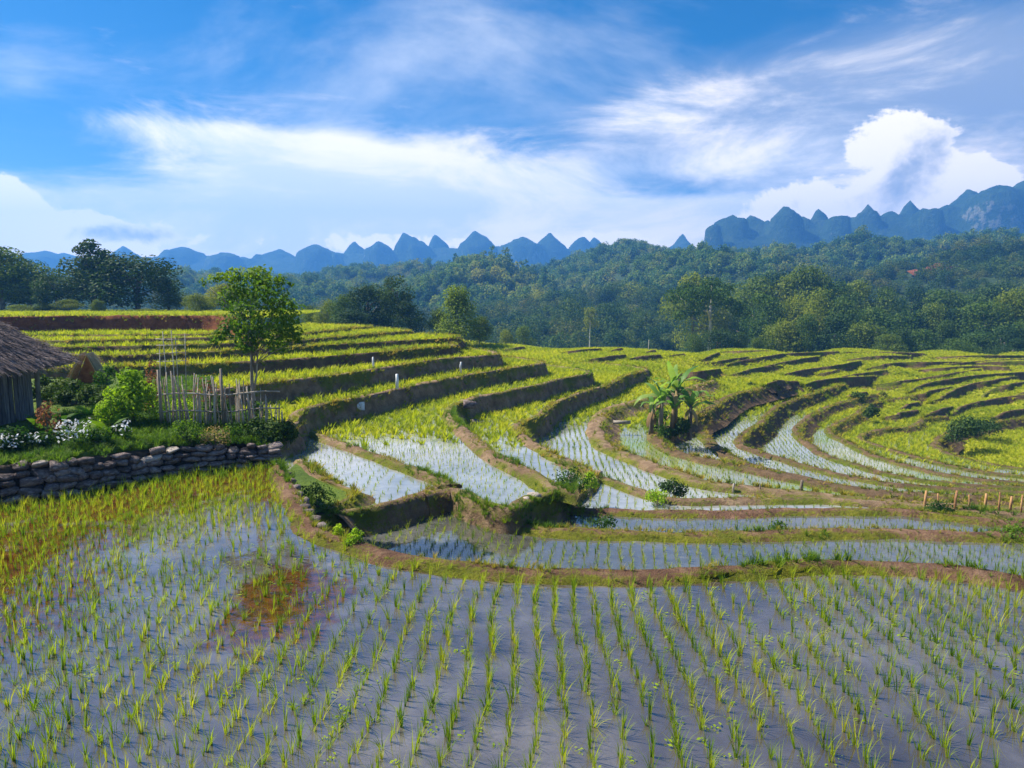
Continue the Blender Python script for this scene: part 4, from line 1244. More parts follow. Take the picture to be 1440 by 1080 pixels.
belt_row(0, [1075, 1112, 1150, 1188, 1232, 1270, 1308, 1348, 1385, 1425], [418, 412, 405, 416, 428, 440, 425, 436, 430, 408], 58, 160, ['mid', 'yellow', 'yellow', 'mid', 'mid', 'dark', 'mid', 'dark', 'mid', 'yellow'], 'middle row of the wood')
belt_row(0, [1095, 1135, 1172, 1215, 1255, 1295, 1335, 1375, 1412, 1450], [446, 440, 445, 452, 455, 458, 452, 462, 456, 450], 48, 142, ['yellow', 'mid', 'dark', 'yellow', 'dark', 'mid', 'dark', 'mid', 'dark', 'mid'], 'row right behind the terraces')
tone = {'dark': 'dark green', 'mid': 'mid green', 'yellow': 'yellow green'}
seen = {}
for i, b_ in enumerate(belt):
    key = (b_[4], b_[5]); seen.setdefault(key, []).append(b_[0])
for i, (x, t_, wp, D, kd, where, zb_) in enumerate(belt):
    xs_ = sorted(seen[(kd, where)])
    k_ = xs_.index(x)
    ordn = ['first', 'second', 'third', 'fourth', 'fifth', 'sixth']
    pre = '' if len(xs_) == 1 else (', ' + ordn[k_] + ' such from left')
    lb = '%s tree in the %s%s' % (tone[kd], where, pre)
    plant_tree(x, t_, wp, D, zb_, kd, lb, group='trees of the wood behind the terraces', seed=i)
# the spreading tree with the pale trunk
lob = [(r_.gauss(0, 2.6), r_.gauss(0, 1.5), r_.uniform(7.2, 10.4), r_.uniform(1.1, 1.7), .6) for _ in range(16)] + [(-4, 0, 7.0, 1.3, .6), (4.2, 0, 7.4, 1.4, .6), (0, 0, 10.6, 1.6, .6)]
big = [(crown_mesh(61, lob, 4600, .42, 'mid_leaf'), trunk_mesh(61, 8.0, .30, lob, 'pale_bark', 3))]
plant_tree(998, 381, 118, 150, -10.6, 'mid', 'spreading tree with a pale bare trunk at the left end of the near wood', name='spreading_tree', protos=big, h0=12.2, w0=11.5)
for i, (px, pt, wp, D, kd, lb) in enumerate([(1010, 462, 62, 134, 'dark', 'wide dark blue green bush at the foot of the pale trunk'), (1040, 470, 40, 134, 'dark', 'dark bush right of the wide bush under the pale trunk'),
        (975, 468, 34, 136, 'mid', 'green bush left of the wide dark bush under the pale trunk'), (1066, 474, 30, 132, 'yellow', 'pale bush at the brow between the dark bushes and the wood'),
        (1250, 470, 50, 132, 'mid', 'low bush at the brow before the wood, left of the gap'), (1345, 474, 60, 132, 'mid', 'low wide bush at the brow before the right part of the wood'), (1425, 476, 50, 132, 'dark', 'low dark bush at the brow by the right edge')]):
    plant_tree(px, pt, wp, D, -8.5, kd, lb, name='bush', cat='bush', seed=i + 2)
plant_tree(829, 427, 26, 212, VALLEY, 'yellow', 'slim young tree with a white trunk standing in the valley field', name='slim_tree', protos=[(crown_mesh(9, random_lobes(9, 5, 6, 8, lift=6.5), 900, .5, 'yel_leaf'), trunk_mesh(9, 9.5, .22, [(0, 0, 9, 1)], 'pale_bark', 1))], h0=13, w0=5)

# forest that clothes the hills
FC = []
for i in range(5):
    lb_ = random_lobes(500 + i, 9, 7.5, 9, lift=0.5)
    FC.append(crown_mesh(500 + i, lb_, 520, .95, 'hill_leaf', 'crown'))
FC_C = []; FC_A = []
for i in range(5):
    lb_ = random_lobes(520 + i, 9 - i * .5, 6.5 + i, 8, lift=0.5)
    FC_C.append(crown_mesh(520 + i, lb_, 520, .95, 'hill_bright' if i % 4 else 'hill_leaf', 'crown'))
    lb_ = random_lobes(540 + i, 9, 7.0 + i, 10, lift=0.5)
    FC_A.append(crown_mesh(540 + i, lb_, 900, .62, 'hill_dark' if i % 3 else 'mid_leaf', 'crown'))
CLEAR = None
def clothe(name, V, n, label, seed, smin=.7, smax=1.35, FCs=None):
    rws, cls = V.shape[:2]
    r = np.random.default_rng(seed)
    u = r.uniform(0, rws * 0.60, n); v = r.uniform(0, cls - 1.001, n)
    i = u.astype(int); j = v.astype(int); fu = (u - i)[:, None]; fv = (v - j)[:, None]
    P3 = (V[i, j] * (1 - fv) + V[i, j + 1] * fv) * (1 - fu) + (V[i + 1, j] * (1 - fv) + V[i + 1, j + 1] * fv) * fu
    P3 = P3[in_view(P3, 60)]
    if CLEAR is not None: P3 = P3[np.linalg.norm((P3[:, :2] - CLEAR[:2]) / (1.0, 1.7), axis=1) > 13]
    n = len(P3)
    s_ = (smin + (smax - smin) * r.uniform(0, 1, n) ** 1.6) * (1 + 0.3 * vnoise(P3[:, :2], 0.02, 3.0, 2))
    P3[:, 2] -= 3.2 * s_
    scatter(name, P3, np.column_stack([s_, s_, s_ * r.uniform(.8, 1.3, n)]), np.column_stack([r.normal(size=n) * .1, r.normal(size=n) * .1, r.uniform(0, 6.28, n)]), FCs or FC, label, 'forest', seed=seed)
clothe('hill_forest', hillB, 15000, 'dense forest covering the green hills below the peaks', 31, .9, 1.5)
clothe('foothill_forest', hillC, 9000, 'dense forest covering the foothills in front of the green ridge', 33, .7, 1.6, FC_C)
# a bare patch of red earth on the near wooded slope
pp = to_px(hillA.reshape(-1, 3)); front_ = np.repeat(np.arange(hillA.shape[0]), hillA.shape[1]) < hillA.shape[0] * .5
kk = np.argmin((pp[0] - 1314) ** 2 + (pp[1] - 384) ** 2 + np.where(front_, 0, 1e9))
CLEAR = hillA.reshape(-1, 3)[kk]
d_ = np.linalg.norm((hillA.reshape(-1, 3)[:, :2] - CLEAR[:2]) / (1.0, 1.7), axis=1)
i0, j0 = divmod(int(kk), hillA.shape[1])
sub_ = hillA[max(0, i0 - 5):i0 + 6, max(0, j0 - 5):j0 + 6].copy(); sub_[..., 2] += 3.0
ring = [(0.9 + .25 * math.sin(a * 3.1)) for a in np.linspace(0, 6.28, 24)]
V = [CLEAR + (0, 0, 3.4)]; rr_, cc_ = sub_.shape[:2]
def slope_z(x, y):
    q = hillA.reshape(-1, 3); k2 = np.argsort((q[:, 0] - x) ** 2 + (q[:, 1] - y) ** 2)[:4]; return q[k2, 2].mean()
for a, f in zip(np.linspace(0, 2 * math.pi, 24, endpoint=False), ring):
    x, y = CLEAR[0] + math.cos(a) * 9 * f, CLEAR[1] + math.sin(a) * 14 * f
    V.append((x, y, slope_z(x, y) + 2.6))
V.append(CLEAR + (0, 0, -6))
F = [(0, 1 + i, 1 + (i + 1) % 24) for i in range(24)] + [(25, 1 + (i + 1) % 24, 1 + i) for i in range(24)]
o = link_mesh('bare_earth', mesh_np('bare_earth', np.array(V), F, True), M['bank_red']); set_props(o, kind='structure')
clothe('near_hill_forest', hillA, 7500, 'dense forest covering the near wooded slope', 32, .5, 1.25, FC_A)
# bare red patch on the right hill

# ------------------------------------------------------------------ garden terrace with its stone wall
wl = [(-70, 722), (0, 711), (50, 704), (100, 698), (150, 688), (200, 677), (266, 667), (333, 658), (385, 655)]
WL = catmull(np.array([U(x, y, 0.0) for x, y in wl]), 0.12)
WTOP = np.interp(np.linspace(0, 1, len(WL)), [0, .45, .8, 1], [0.76, 0.68, 0.56, 0.48])
tan = np.gradient(WL, axis=0); tan /= np.linalg.norm(tan, axis=1)[:, None]
WN = np.stack([-tan[:, 1], tan[:, 0]], 1)                # into the hill
arc = np.concatenate([[0], np.cumsum(np.linalg.norm(np.diff(WL, axis=0), axis=1))])
def garden_z(P):
    P = np.atleast_2d(np.asarray(P, float))[:, :2]
    d2 = ((P[:, None, :] - WL[None, ::3, :]) ** 2).sum(2)
    k_ = d2.argmin(1); t = np.sqrt(d2.min(1))
    top = WTOP[::3][k_]
    z = top + (1.02 - top) * (1 - np.exp(-t / 2.0)) - 0.012 * np.clip(t - 3, 0, 20)
    right = np.clip((P[:, 0] - (-6.6 - 0.40 * (P[:, 1] - 17))) / 1.3, 0, 1)
    return z - right * 0.55 + vnoise(P, 0.7, 6.0) * 0.05
nv = 70
WPX = to_px(np.column_stack([WL, np.zeros(len(WL))]))[0]
TMAX = np.interp(WPX, [0, 150, 215, 300, 400], [17, 16, 7.0, 3.6, 2.4])
LEAN = np.interp(WPX, [0, 250, 400], [-0.25, -0.30, -0.42])
FAR = np.stack([LEAN, np.ones(len(WL))], 1); FAR /= np.linalg.norm(FAR, axis=1)[:, None]
rowsG = []
for k_ in range(nv):
    tt = (k_ / (nv - 1)) ** 1.25
    t = 0.46 + tt * TMAX
    bl = np.minimum(1, t / 2.2)[:, None]
    dirn = WN * (1 - bl) + FAR * bl
    dirn = dirn / np.linalg.norm(dirn, axis=1)[:, None]
    rowsG.append(WL + dirn * t[:, None])
Q = np.array(rowsG)
def garden_at(k_, t):
    """ground point at distance t behind the wall point k_"""
    bl = np.minimum(1, t / 2.2)[:, None]
    dirn = WN[k_] * (1 - bl) + FAR[k_] * bl
    dirn = dirn / np.linalg.norm(dirn, axis=1)[:, None]
    return WL[k_] + dirn * t[:, None]
left_ext = np.linspace(14, 0.2, 40)
Q = np.concatenate([np.stack([Q[:, 0, 0][:, None] - left_ext[None, :], np.repeat(Q[:, 0, 1][:, None], 40, 1)], -1), Q], 1)
GZs = garden_z(Q.reshape(-1, 2)).reshape(Q.shape[:2])
extra = np.zeros_like(GZs); extra[-1, :] = -2.6; extra[-2, :] = -1.0; extra[:, -1] = -1.2; extra[0, :] = -0.8
VG = np.concatenate([Q, (GZs + extra)[..., None]], -1)
VG[0, :, :2] -= 0.0
nr, nc = Q.shape[:2]
ii, jj = np.meshgrid(np.arange(nc - 1), np.arange(nr - 1))
a0 = (jj * nc + ii).ravel()
o = link_mesh('garden_ground', mesh_np('garden_ground', VG.reshape(-1, 3), np.stack([a0, a0 + 1, a0 + 1 + nc, a0 + nc], 1), True), M['lawn'])
set_props(o, kind='structure')

def hull_stone(seed, name='stone', n=26, m='stone'):
    r = np.random.default_rng(seed)
    bm = bmesh.new()
    D_ = r.normal(size=(n, 3)); D_ /= np.linalg.norm(D_, axis=1)[:, None]
    D_ = np.sign(D_) * np.abs(D_) ** 0.75
    D_ *= r.uniform(.85, 1.08, (n, 1))
    for p in D_: bm.verts.new(p * .5)
    bmesh.ops.convex_hull(bm, input=bm.verts[:])
    bmesh.ops.delete(bm, geom=[v for v in bm.verts if not v.link_faces], context='VERTS')
    me = bpy.data.meshes.new(name); bm.to_mesh(me); bm.free()
    me.materials.append(M[m])
    me.polygons.foreach_set('use_smooth', [True] * len(me.polygons))
    return me
stones = [hull_stone(600 + i) for i in range(9)]
pstones = [hull_stone(640 + i, m='pale_stone') for i in range(3)]
wall = empty('stone_wall', (WL[0][0], WL[0][1], 0), label='low dry stone retaining wall of dark rounded stones below the garden', cat='wall')
def wall_child(me, P, rot, sc_, name='stone'):
    c_ = bpy.data.objects.new(name, me); COL.objects.link(c_); c_.parent = wall
    c_.location = (P[0] - WL[0][0], P[1] - WL[0][1], P[2]); c_.rotation_euler = rot; c_.scale = sc_
    return c_
def on_wall(s_, back, z):
    x = np.interp(s_, arc, WL[:, 0]); y = np.interp(s_, arc, WL[:, 1])
    nx = np.interp(s_, arc, WN[:, 0]); ny = np.interp(s_, arc, WN[:, 1])
    return (x + nx * back, y + ny * back, z), math.atan2(-nx, ny)
cnt = 0
ncourse = 5
for cse in range(ncourse):
    s_ = random.uniform(-.1, .1)
    while s_ < arc[-1]:
        top = np.interp(s_, arc, WTOP)
        hgt = top / (ncourse - 0.35) * random.uniform(.95, 1.35)
        L_ = random.uniform(.22, .46) * (1.15 if cse == 0 else 1.0)
        z = top * (cse + .45) / (ncourse - 0.2) + random.uniform(-.025, .025)
        (x, y, z), an = on_wall(s_ + L_ / 2, 0.07 + z * 0.28 + random.uniform(-.03, .04), z)
        if cse == ncourse - 1 and random.random() < .22:
            s_ += L_; continue
        pale = cse >= ncourse - 2 and random.random() < .16
        wall_child(random.choice(pstones if pale else stones), (x, y, z), (random.uniform(-.25, .25), random.uniform(-.2, .2), an + random.uniform(-.2, .2)), (L_ * 1.12, random.uniform(.30, .42), hgt * 1.08))
        cnt += 1
        s_ += L_ * random.uniform(.88, 1.02)
print('wall stones', cnt)
# dark earth packed behind the stones
V = []; n_ = len(WL)
for off, zf in ((0.20, -0.1), (0.34, 0.9), (0.45, .97), (0.8, .98)):
    for i in range(n_):
        V.append((WL[i][0] + WN[i][0] * off - WL[0][0], WL[i][1] + WN[i][1] * off - WL[0][1], WTOP[i] * zf))
a_ = np.arange(n_ - 1)
F = np.vstack([np.stack([k_ * n_ + a_, k_ * n_ + a_ + 1, (k_ + 1) * n_ + a_ + 1, (k_ + 1) * n_ + a_], 1) for k_ in range(3)])
def dark_earth(t, out):
    tcn = t.new('ShaderNodeTexCoord')
    col = t.ramp(t.noise(tcn.outputs['Object'], 9, 5), [(.35, (.025, .018, .014)), (.65, (.075, .052, .038))])
    p = t.new('ShaderNodeBsdfPrincipled', inp={'Base Color': col, 'Roughness': 1.0}); t.l.new(p.outputs[0], out.inputs[0])
M['soil'] = mat('dark_packed_soil', dark_earth)
c_ = link_mesh('packed_earth', mesh_np('packed_earth', np.array(V), F), M['soil'], wall)

# grass and weeds over the garden slope
n = 9000
k_ = rng.integers(0, len(WL), n); t = rng.uniform(0, 1, n) ** 1.6 * TMAX[k_] * .97
P = garden_at(k_, t) + rng.normal(size=(n, 2)) * .08
P[:, 0] -= (rng.uniform(0, 1, n) < .12) * rng.uniform(0, 3, n)
P3 = np.column_stack([P, garden_z(P)])
P3 = P3[(t > .25) & (vnoise(P, 0.9, 2.0) + rng.uniform(-.4, .4, n) > -.25)]
n = len(P3)
s_ = rng.uniform(.4, 1.05, n)
gl = [blades(260 + i, 16, 0.22, 0.14, 0.016, 0.8, 2, 'garden_leaf', 'tuft') for i in range(4)]
scatter('garden_grass', P3, np.column_stack([s_, s_, s_ * .9]), np.column_stack([rng.normal(size=n) * .15, rng.normal(size=n) * .15, rng.uniform(0, 6.28, n)]), gl, 'green grass and weeds on the slope above the stone wall', 'grass', seed=12)

# ------------------------------------------------------------------ thatched hut at the left edge
def straw_mesh(seed, tri_fn, n, L_, wd, m, name):
    """thin straws lying down a roof slope; tri_fn gives (point, down direction, normal)"""
    r = np.random.default_rng(seed)
    V = []; F = []
    for i in range(n):
        p, d, nn = tri_fn(r)
        d = d + r.normal(size=3) * .16; d /= np.linalg.norm(d)
        s_ = np.cross(d, nn); s_ /= np.linalg.norm(s_) + 1e-9
        l_ = L_ * r.uniform(.5, 1.2); w_ = wd * r.uniform(.6, 1.4)
        p = p + nn * r.uniform(0.0, .05)
        b = len(V)
        e = p + d * l_ + nn * r.uniform(-.02, .05) - np.array((0, 0, .02))
        V += [p - s_ * w_ / 2, p + s_ * w_ / 2, e + s_ * w_ * .35, e - s_ * w_ * .35]
        F.append((b, b + 1, b + 2, b + 3))
    me = mesh_np(name, np.array(V), np.array(F)); me.materials.append(M[m])
    return me

hx, hy = -15.45, 16.6
hz0 = float(garden_z([(-12.8, 16.0)])[0])
hut = empty('thatched_hut', (hx, hy, hz0), label='thatched hut with plank walls and a drooping grey roof at the left edge', cat='hut')
ex, ey, rx_ = 3.15, 2.45, 0.9
ze, zr = at_y(94, 517, 15.8)[2] - hz0, at_y(94, 517, 15.8)[2] - hz0 + 2.25
EV = [np.array((-ex, -ey, ze)), np.array((ex, -ey, ze)), np.array((ex, ey, ze)), np.array((-ex, ey, ze))]
RG = [np.array((-rx_, 0, zr)), np.array((rx_, 0, zr))]
# slope sag: roof as grid patches
def patch(a, b, c_, d, n=10):
    """a-b eave, d-c ridge; returns function(u, v) with a slight belly"""
    def f(u, v):
        p = (a * (1 - u) + b * u) * (1 - v) + (d * (1 - u) + c_ * u) * v
        return p + np.array((0, 0, -0.10 * math.sin(math.pi * v) - 0.05 * math.sin(math.pi * u) * (1 - v)))
    return f
sides_ = [patch(EV[0], EV[1], RG[1], RG[0]), patch(EV[1], EV[2], RG[1], RG[1]), patch(EV[2], EV[3], RG[0], RG[1]), patch(EV[3], EV[0], RG[0], RG[0])]
V = []; F = []
for f in sides_:
    N_ = 10; off = len(V)
    for lay, dz_ in ((0, 0.0), (1, -0.18)):
        for j in range(N_ + 1):
            for i in range(N_ + 1):
                V.append(f(i / N_, j / N_) + np.array((0, 0, dz_)))
    q = (N_ + 1) ** 2
    for j in range(N_):
        for i in range(N_):
            a = off + j * (N_ + 1) + i
            F.append((a, a + 1, a + N_ + 2, a + N_ + 1)); F.append((a + q, a + q + N_ + 1, a + q + N_ + 2, a + q + 1))
    for i in range(N_):
        a = off + i; F.append((a, a + q, a + q + 1, a + 1))
roof = link_mesh('roof', mesh_np('roof', np.array(V), F), M['thatch'], hut)
def straw_on(f):
    def g(r):
        u = r.uniform(0, 1); v = r.uniform(0, 1) ** 1.15
        p = f(u, v); du = f(min(u + .02, 1), v) - f(max(u - .02, 0), v); dv = f(u, min(v + .02, 1)) - f(u, max(v - .02, 0))
        nn = np.cross(du, dv); nn /= np.linalg.norm(nn) + 1e-9
        if nn[2] < 0: nn = -nn
        d = -dv / (np.linalg.norm(dv) + 1e-9)
        return p, d, nn
    return g
for k_, f in enumerate(sides_[:3]):
    c_ = link_mesh('roof_straw', straw_mesh(700 + k_, straw_on(f), 6500, .40, .019, 'thatch', 'roof_straw'), None, roof)
    c_['kind'] = 'stuff'
def fringe_on(f):
    def g(r):
        p = f(r.uniform(0, 1), 0.0) + np.array((0, 0, -.02)); q = f(.5, .1) - f(.5, 0)
        d = -q / np.linalg.norm(q); d = d * .7 + np.array((0, 0, -.5))
        return p - d * .1, d / np.linalg.norm(d), np.array((0, 0, 1.0)) * .3 + np.array((d[0], d[1], 0))
    return g
for k_, f in enumerate(sides_[:2]):
    c_ = link_mesh('eave_fringe', straw_mesh(720 + k_, fringe_on(f), 900, .24, .025, 'thatch', 'eave_fringe'), None, roof)
    c_['kind'] = 'stuff'
wx, wy = 2.6, 1.7
pk = []
for i in range(3):
    w_ = .17
    me = mesh_np('plank', [(0, -.012, 0), (w_ * .93, -.012, 0), (w_ * .93, .012, 0), (0, .012, 0), (0, -.012, ze + .35), (w_ * .9, -.012, ze + .3), (w_ * .9, .012, ze + .3), (0, .012, ze + .35)],
                 [(0, 3, 2, 1), (4, 5, 6, 7), (0, 1, 5, 4), (1, 2, 6, 5), (2, 3, 7, 6), (3, 0, 4, 7)])
    me.materials.append(M['plank']); pk.append(me)
for i in range(int(2 * wx / .17)):
    c_ = bpy.data.objects.new('plank', random.choice(pk)); COL.objects.link(c_); c_.parent = hut
    c_.location = (-wx + i * .17, -wy + random.uniform(-.015, .015), -.1); c_.rotation_euler = (0, random.uniform(-.02, .02), random.uniform(-.06, .06)); c_.scale = (random.uniform(.85, 1), 1, random.uniform(.94, 1.0))
for i in range(int(2 * wy / .17)):
    c_ = bpy.data.objects.new('plank', random.choice(pk)); COL.objects.link(c_); c_.parent = hut
    c_.location = (wx + random.uniform(-.015, .015), -wy + i * .17, -.1); c_.rotation_euler = (0, 0, math.pi / 2 + random.uniform(-.06, .06)); c_.scale = (random.uniform(.85, 1), 1, random.uniform(.94, 1.0))
for (x, y) in ((wx + .04, -wy - .05), (-wx, -wy - .05), (wx + .04, wy), (wx - 1.5, -wy - .06)):
    v, f = tube([(x, y, -.2), (x + .01, y, 1.0), (x, y + .01, ze + .2)], [.065, .06, .055], 7)
    me = mesh_np('post', np.array(v), f, True); me.materials.append(M['bark'])
    link_mesh('post', me, None, hut)

# little golden thatched shelter beyond the hedge
sp = at_y(124, 531, 27.0)
sz = float(garden_z([(sp[0], 27.0)])[0])
sh = empty('thatch_shelter', (sp[0], 27.0, sz), 0.35, label='little golden thatched lean-to open at the front, behind the dark hedge', cat='shelter')
hh = at_y(124, 496, 27.0)[2] - sz
wd = 0.62; dp = 0.62
fl = lambda u, v: (np.array((-wd, -dp, 0.02)) * (1 - u) + np.array((-wd, dp, 0.02)) * u) * (1 - v) + (np.array((-.12, -dp, hh)) * (1 - u) + np.array((-.12, dp, hh)) * u) * v
fr = lambda u, v: (np.array((wd, -dp, 0.02)) * (1 - u) + np.array((wd, dp, 0.02)) * u) * (1 - v) + (np.array((.12, -dp, hh)) * (1 - u) + np.array((.12, dp, hh)) * u) * v
for nm, f in (('roof_slope', fl), ('roof_slope', fr)):
    V = [f(u, v) + np.array((0, 0, z)) for z in (0, -.06) for v in (0, .5, 1) for u in (0, 1)]
    F = [(0, 1, 3, 2), (2, 3, 5, 4), (6, 8, 9, 7), (8, 10, 11, 9), (0, 6, 7, 1), (4, 5, 11, 10), (0, 2, 8, 6), (2, 4, 10, 8), (1, 7, 9, 3), (3, 9, 11, 5)]
    c_ = link_mesh(nm, mesh_np(nm, np.array(V), F), M['thatch_gold'], sh)
    s2 = link_mesh('roof_straw', straw_mesh(730, straw_on(f), 500, .3, .03, 'thatch_gold' if f is fr else 'thatch_gold', 'roof_straw'), None, c_); s2['kind'] = 'stuff'
me = mesh_np('back_wall', [(-wd * .9, dp - .05, 0), (wd * .9, dp - .05, 0), (.1, dp - .05, hh - .08), (-.1, dp - .05, hh - .08), (-wd * .9, dp - .02, 0), (wd * .9, dp - .02, 0), (.1, dp - .02, hh - .08), (-.1, dp - .02, hh - .08)],
             [(0, 1, 2, 3), (5, 4, 7, 6), (0, 4, 5, 1), (1, 5, 6, 2), (3, 2, 6, 7), (0, 3, 7, 4)])
me.materials.append(M['post']); link_mesh('back_wall', me, None, sh)

# ------------------------------------------------------------------ the foreground tree
TD = 18.3
tb = at_y(358, 600, TD); tz = float(garden_z([(tb[0], TD)])[0])
lobs = [(352, 397, 27, 0.2), (330, 420, 24, .3), (378, 414, 27, -.3), (366, 387, 17, 0), (400, 436, 25, .3), (345, 448, 26, -.5), (383, 462, 30, -.2), (408, 464, 20, 0), (322, 462, 15, .2), (303, 478, 9, .1),
        (312, 470, 11, -.1), (345, 482, 17, -.3), (392, 486, 15, .3), (300, 392, 8, 0), (285, 397, 6, .1), (312, 388, 8, .1), (395, 394, 9, 0), (408, 400, 5, 0), (327, 388, 14, 0), (420, 478, 7, 0)]
lobw = []
for px, py, rr, dy in lobs:
    p = at_y(px, py, TD + dy)
    lobw.append((p[0] - tb[0], dy, p[2] - tz, rr / FPX * TD * 1.0, .85))
tree = empty('garden_tree', (tb[0], TD, tz), 0, label='slender leafy tree with a pale forked trunk standing over the stick fence', cat='tree')
r = np.random.default_rng(81)
C_, D_ = crown_points(r, lobw, 4600)
me = leaf_quads(r, C_, D_, .115, 'garden_leaf', 'crown', up=.2); me.materials.clear()
M['tree_leaf'] = leafy('garden_tree_leaf', [(.025, .07, .012), (.08, .16, .018), (.22, .30, .025)], trans=0.4, nscale=0.9)
me.materials.append(M['tree_leaf'])
link_mesh('crown', me, None, tree)
V = []; F = []
hb = lobw[6][2]
v, f = tube([(0, 0, -.1), (.01, 0, .6), (-.02, 0, 1.2), (.0, 0, 1.7), (.03, 0, 2.4), (.0, 0, 3.2)], [.062, .052, .046, .038, .028, .014], 8); V += v; F += f
v, f = tube([(.02, 0, .9), (.10, .02, 1.3), (.16, .02, 1.9), (.35, 0, 2.3)], [.03, .026, .02, .012], 7, off=len(V)); V += v; F += f
for lw in lobw:
    b = np.array((0, 0, min(lw[2] - .1, random.uniform(1.5, 2.8)))); e = np.array(lw[:3])
    v, f = tube([b, (b + e) / 2 + np.array((0, 0, .06)), e], [.018, .012, .004], 5, off=len(V)); V += v; F += f
me = mesh_np('trunk', np.array(V), F, True); me.materials.append(M['bark'])
link_mesh('trunk', me, None, tree)

# ------------------------------------------------------------------ garden bushes
def bush(px, pyb, pyt, wpx, D, m, label, name='bush', cat='bush', n=900, leaf=.09, nl=10, seed=0, stem=True, group=None, zoff=0.0, z=None):
    p = at_y(px, pyb, D); z0 = (float(garden_z([(p[0], D)])[0]) if z is None else z) + zoff
    h = at_y(px, pyt, D)[2] - z0; wm = wpx / FPX * D
    root = empty(name, (p[0], D, z0), 0, label=label, cat=cat, group=group)
    lb_ = random_lobes(seed + 900, wm, h * .95, nl, lift=0.02, low=0)
    cm = crown_mesh(seed + 900, lb_, n, leaf, m, 'foliage')
    link_mesh('foliage', cm, None, root)
    if stem:
        V = []; F = []
        for k_ in range(5):
            L_ = random.choice(lb_)
            v, f = tube([(random.uniform(-.1, .1) * wm, random.uniform(-.05, .05), -.05), (L_[0] * .5, L_[1] * .5, L_[2] * .5), L_[:3]], [.02, .014, .006], 5, off=len(V)); V += v; F += f
        me = mesh_np('stem', np.array(V), F); me.materials.append(M['bark']); link_mesh('stem', me, None, root)
    return root
bush(190, 612, 519, 84, 17.6, 'bright_leaf', 'large airy bright yellow green shrub left of the stick fence', n=2600, leaf=.11, nl=20, seed=1)
bush(160, 612, 545, 50, 17.0, 'bright_leaf', 'smaller bright green shrub at the left foot of the large airy one', n=1100, leaf=.10, seed=2)
bush(212, 560, 494, 40, 18.6, 'red_leaf', 'tall shrub of reddish dry seed heads rising behind the bright shrub', n=500, leaf=.07, seed=3)
bush(183, 560, 512, 26, 19.0, 'bright_leaf', 'thin pale shrub behind the large bright one', n=420, leaf=.08, seed=33)
for i, (x, t_) in enumerate([(58, 531), (82, 534), (106, 538), (130, 542), (152, 546)]):
    bush(x, 562, t_ - 2, 50, 21.5 - i * .35, 'dark_leaf', ['first dark hedge shrub, nearest the hut', 'second hedge shrub from the hut', 'middle shrub of the dark hedge', 'fourth hedge shrub from the hut', 'last hedge shrub, beside the bright shrub'][i], name='hedge_shrub', n=1100, leaf=.11, seed=10 + i, group='shrubs of the dark hedge')
bush(150, 540, 508, 36, 24.5, 'garden_leaf', 'dark green bush at the right side of the golden shelter', n=500, leaf=.12, seed=20)
bush(70, 604, 558, 42, 15.6, 'red_leaf', 'brownish bush with dull leaves beside the hut post', n=500, leaf=.07, seed=21)
bush(372, 640, 590, 74, 17.3, 'dark_leaf', 'broad dark green bush at the right end of the stone wall', n=2000, leaf=.09, nl=14, seed=22)
bush(404, 664, 594, 52, 17.9, 'dark_leaf', 'dark bush hanging over the wall end beside the flooded crescent', n=1300, leaf=.09, nl=10, seed=23, zoff=-.1)
bush(335, 632, 600, 60, 17.2, 'garden_leaf', 'low green weeds in front of the stick fence at its right end', n=900, leaf=.08, seed=24)
bush(265, 630, 592, 60, 16.2, 'garden_leaf', 'low mixed weeds in front of the stick fence at its left end', n=700, leaf=.07, seed=25)
bush(303, 630, 602, 50, 16.4, 'dry_leaf', 'low dry brown weeds at the middle of the fence foot', n=420, leaf=.06, seed=26)
bush(20, 640, 600, 60, 14.6, 'garden_leaf', 'green weeds at the foot of the hut wall', n=800, leaf=.08, seed=27)
bush(60, 642, 606, 50, 14.9, 'garden_leaf', 'green weeds between the hut and the white flowers', n=700, leaf=.08, seed=28)
bush(140, 628, 600, 50, 15.4, 'garden_leaf', 'green weeds right of the white flowers', n=700, leaf=.08, seed=29)

def leaf_blade(L_, W_, droop, fold=.25, segs=6, m='banana', name='leaf', base_rise=1.0, seed=0):
    """one large leaf, rising from the origin along +X and arching over"""
    r = random.Random(seed)
    V = []; F = []
    x = z = 0.0; a = base_rise
    for i in range(segs + 1):
        t = i / segs
        wd = W_ * (math.sin(math.pi * min(1, .12 + t * .88)) ** .6) * (1 if i else .2) * (.05 if i == segs else 1)
        f_ = fold * wd * (1 - .3 * t)
        V += [(x, -wd / 2 + r.uniform(-.04, .04) * wd, z - f_ * r.uniform(-.2, 1.2)), (x, 0, z), (x, wd / 2 + r.uniform(-.04, .04) * wd, z - f_ * r.uniform(-.2, 1.2))]
        x += math.cos(a) * L_ / segs; z += math.sin(a) * L_ / segs; a -= droop / segs
    for i in range(segs):
        b = i * 3
        F += [(b, b + 1, b + 4, b + 3), (b + 1, b + 2, b + 5, b + 4)]
    me = mesh_np(name, V, F, True); me.materials.append(M[m])
    return me

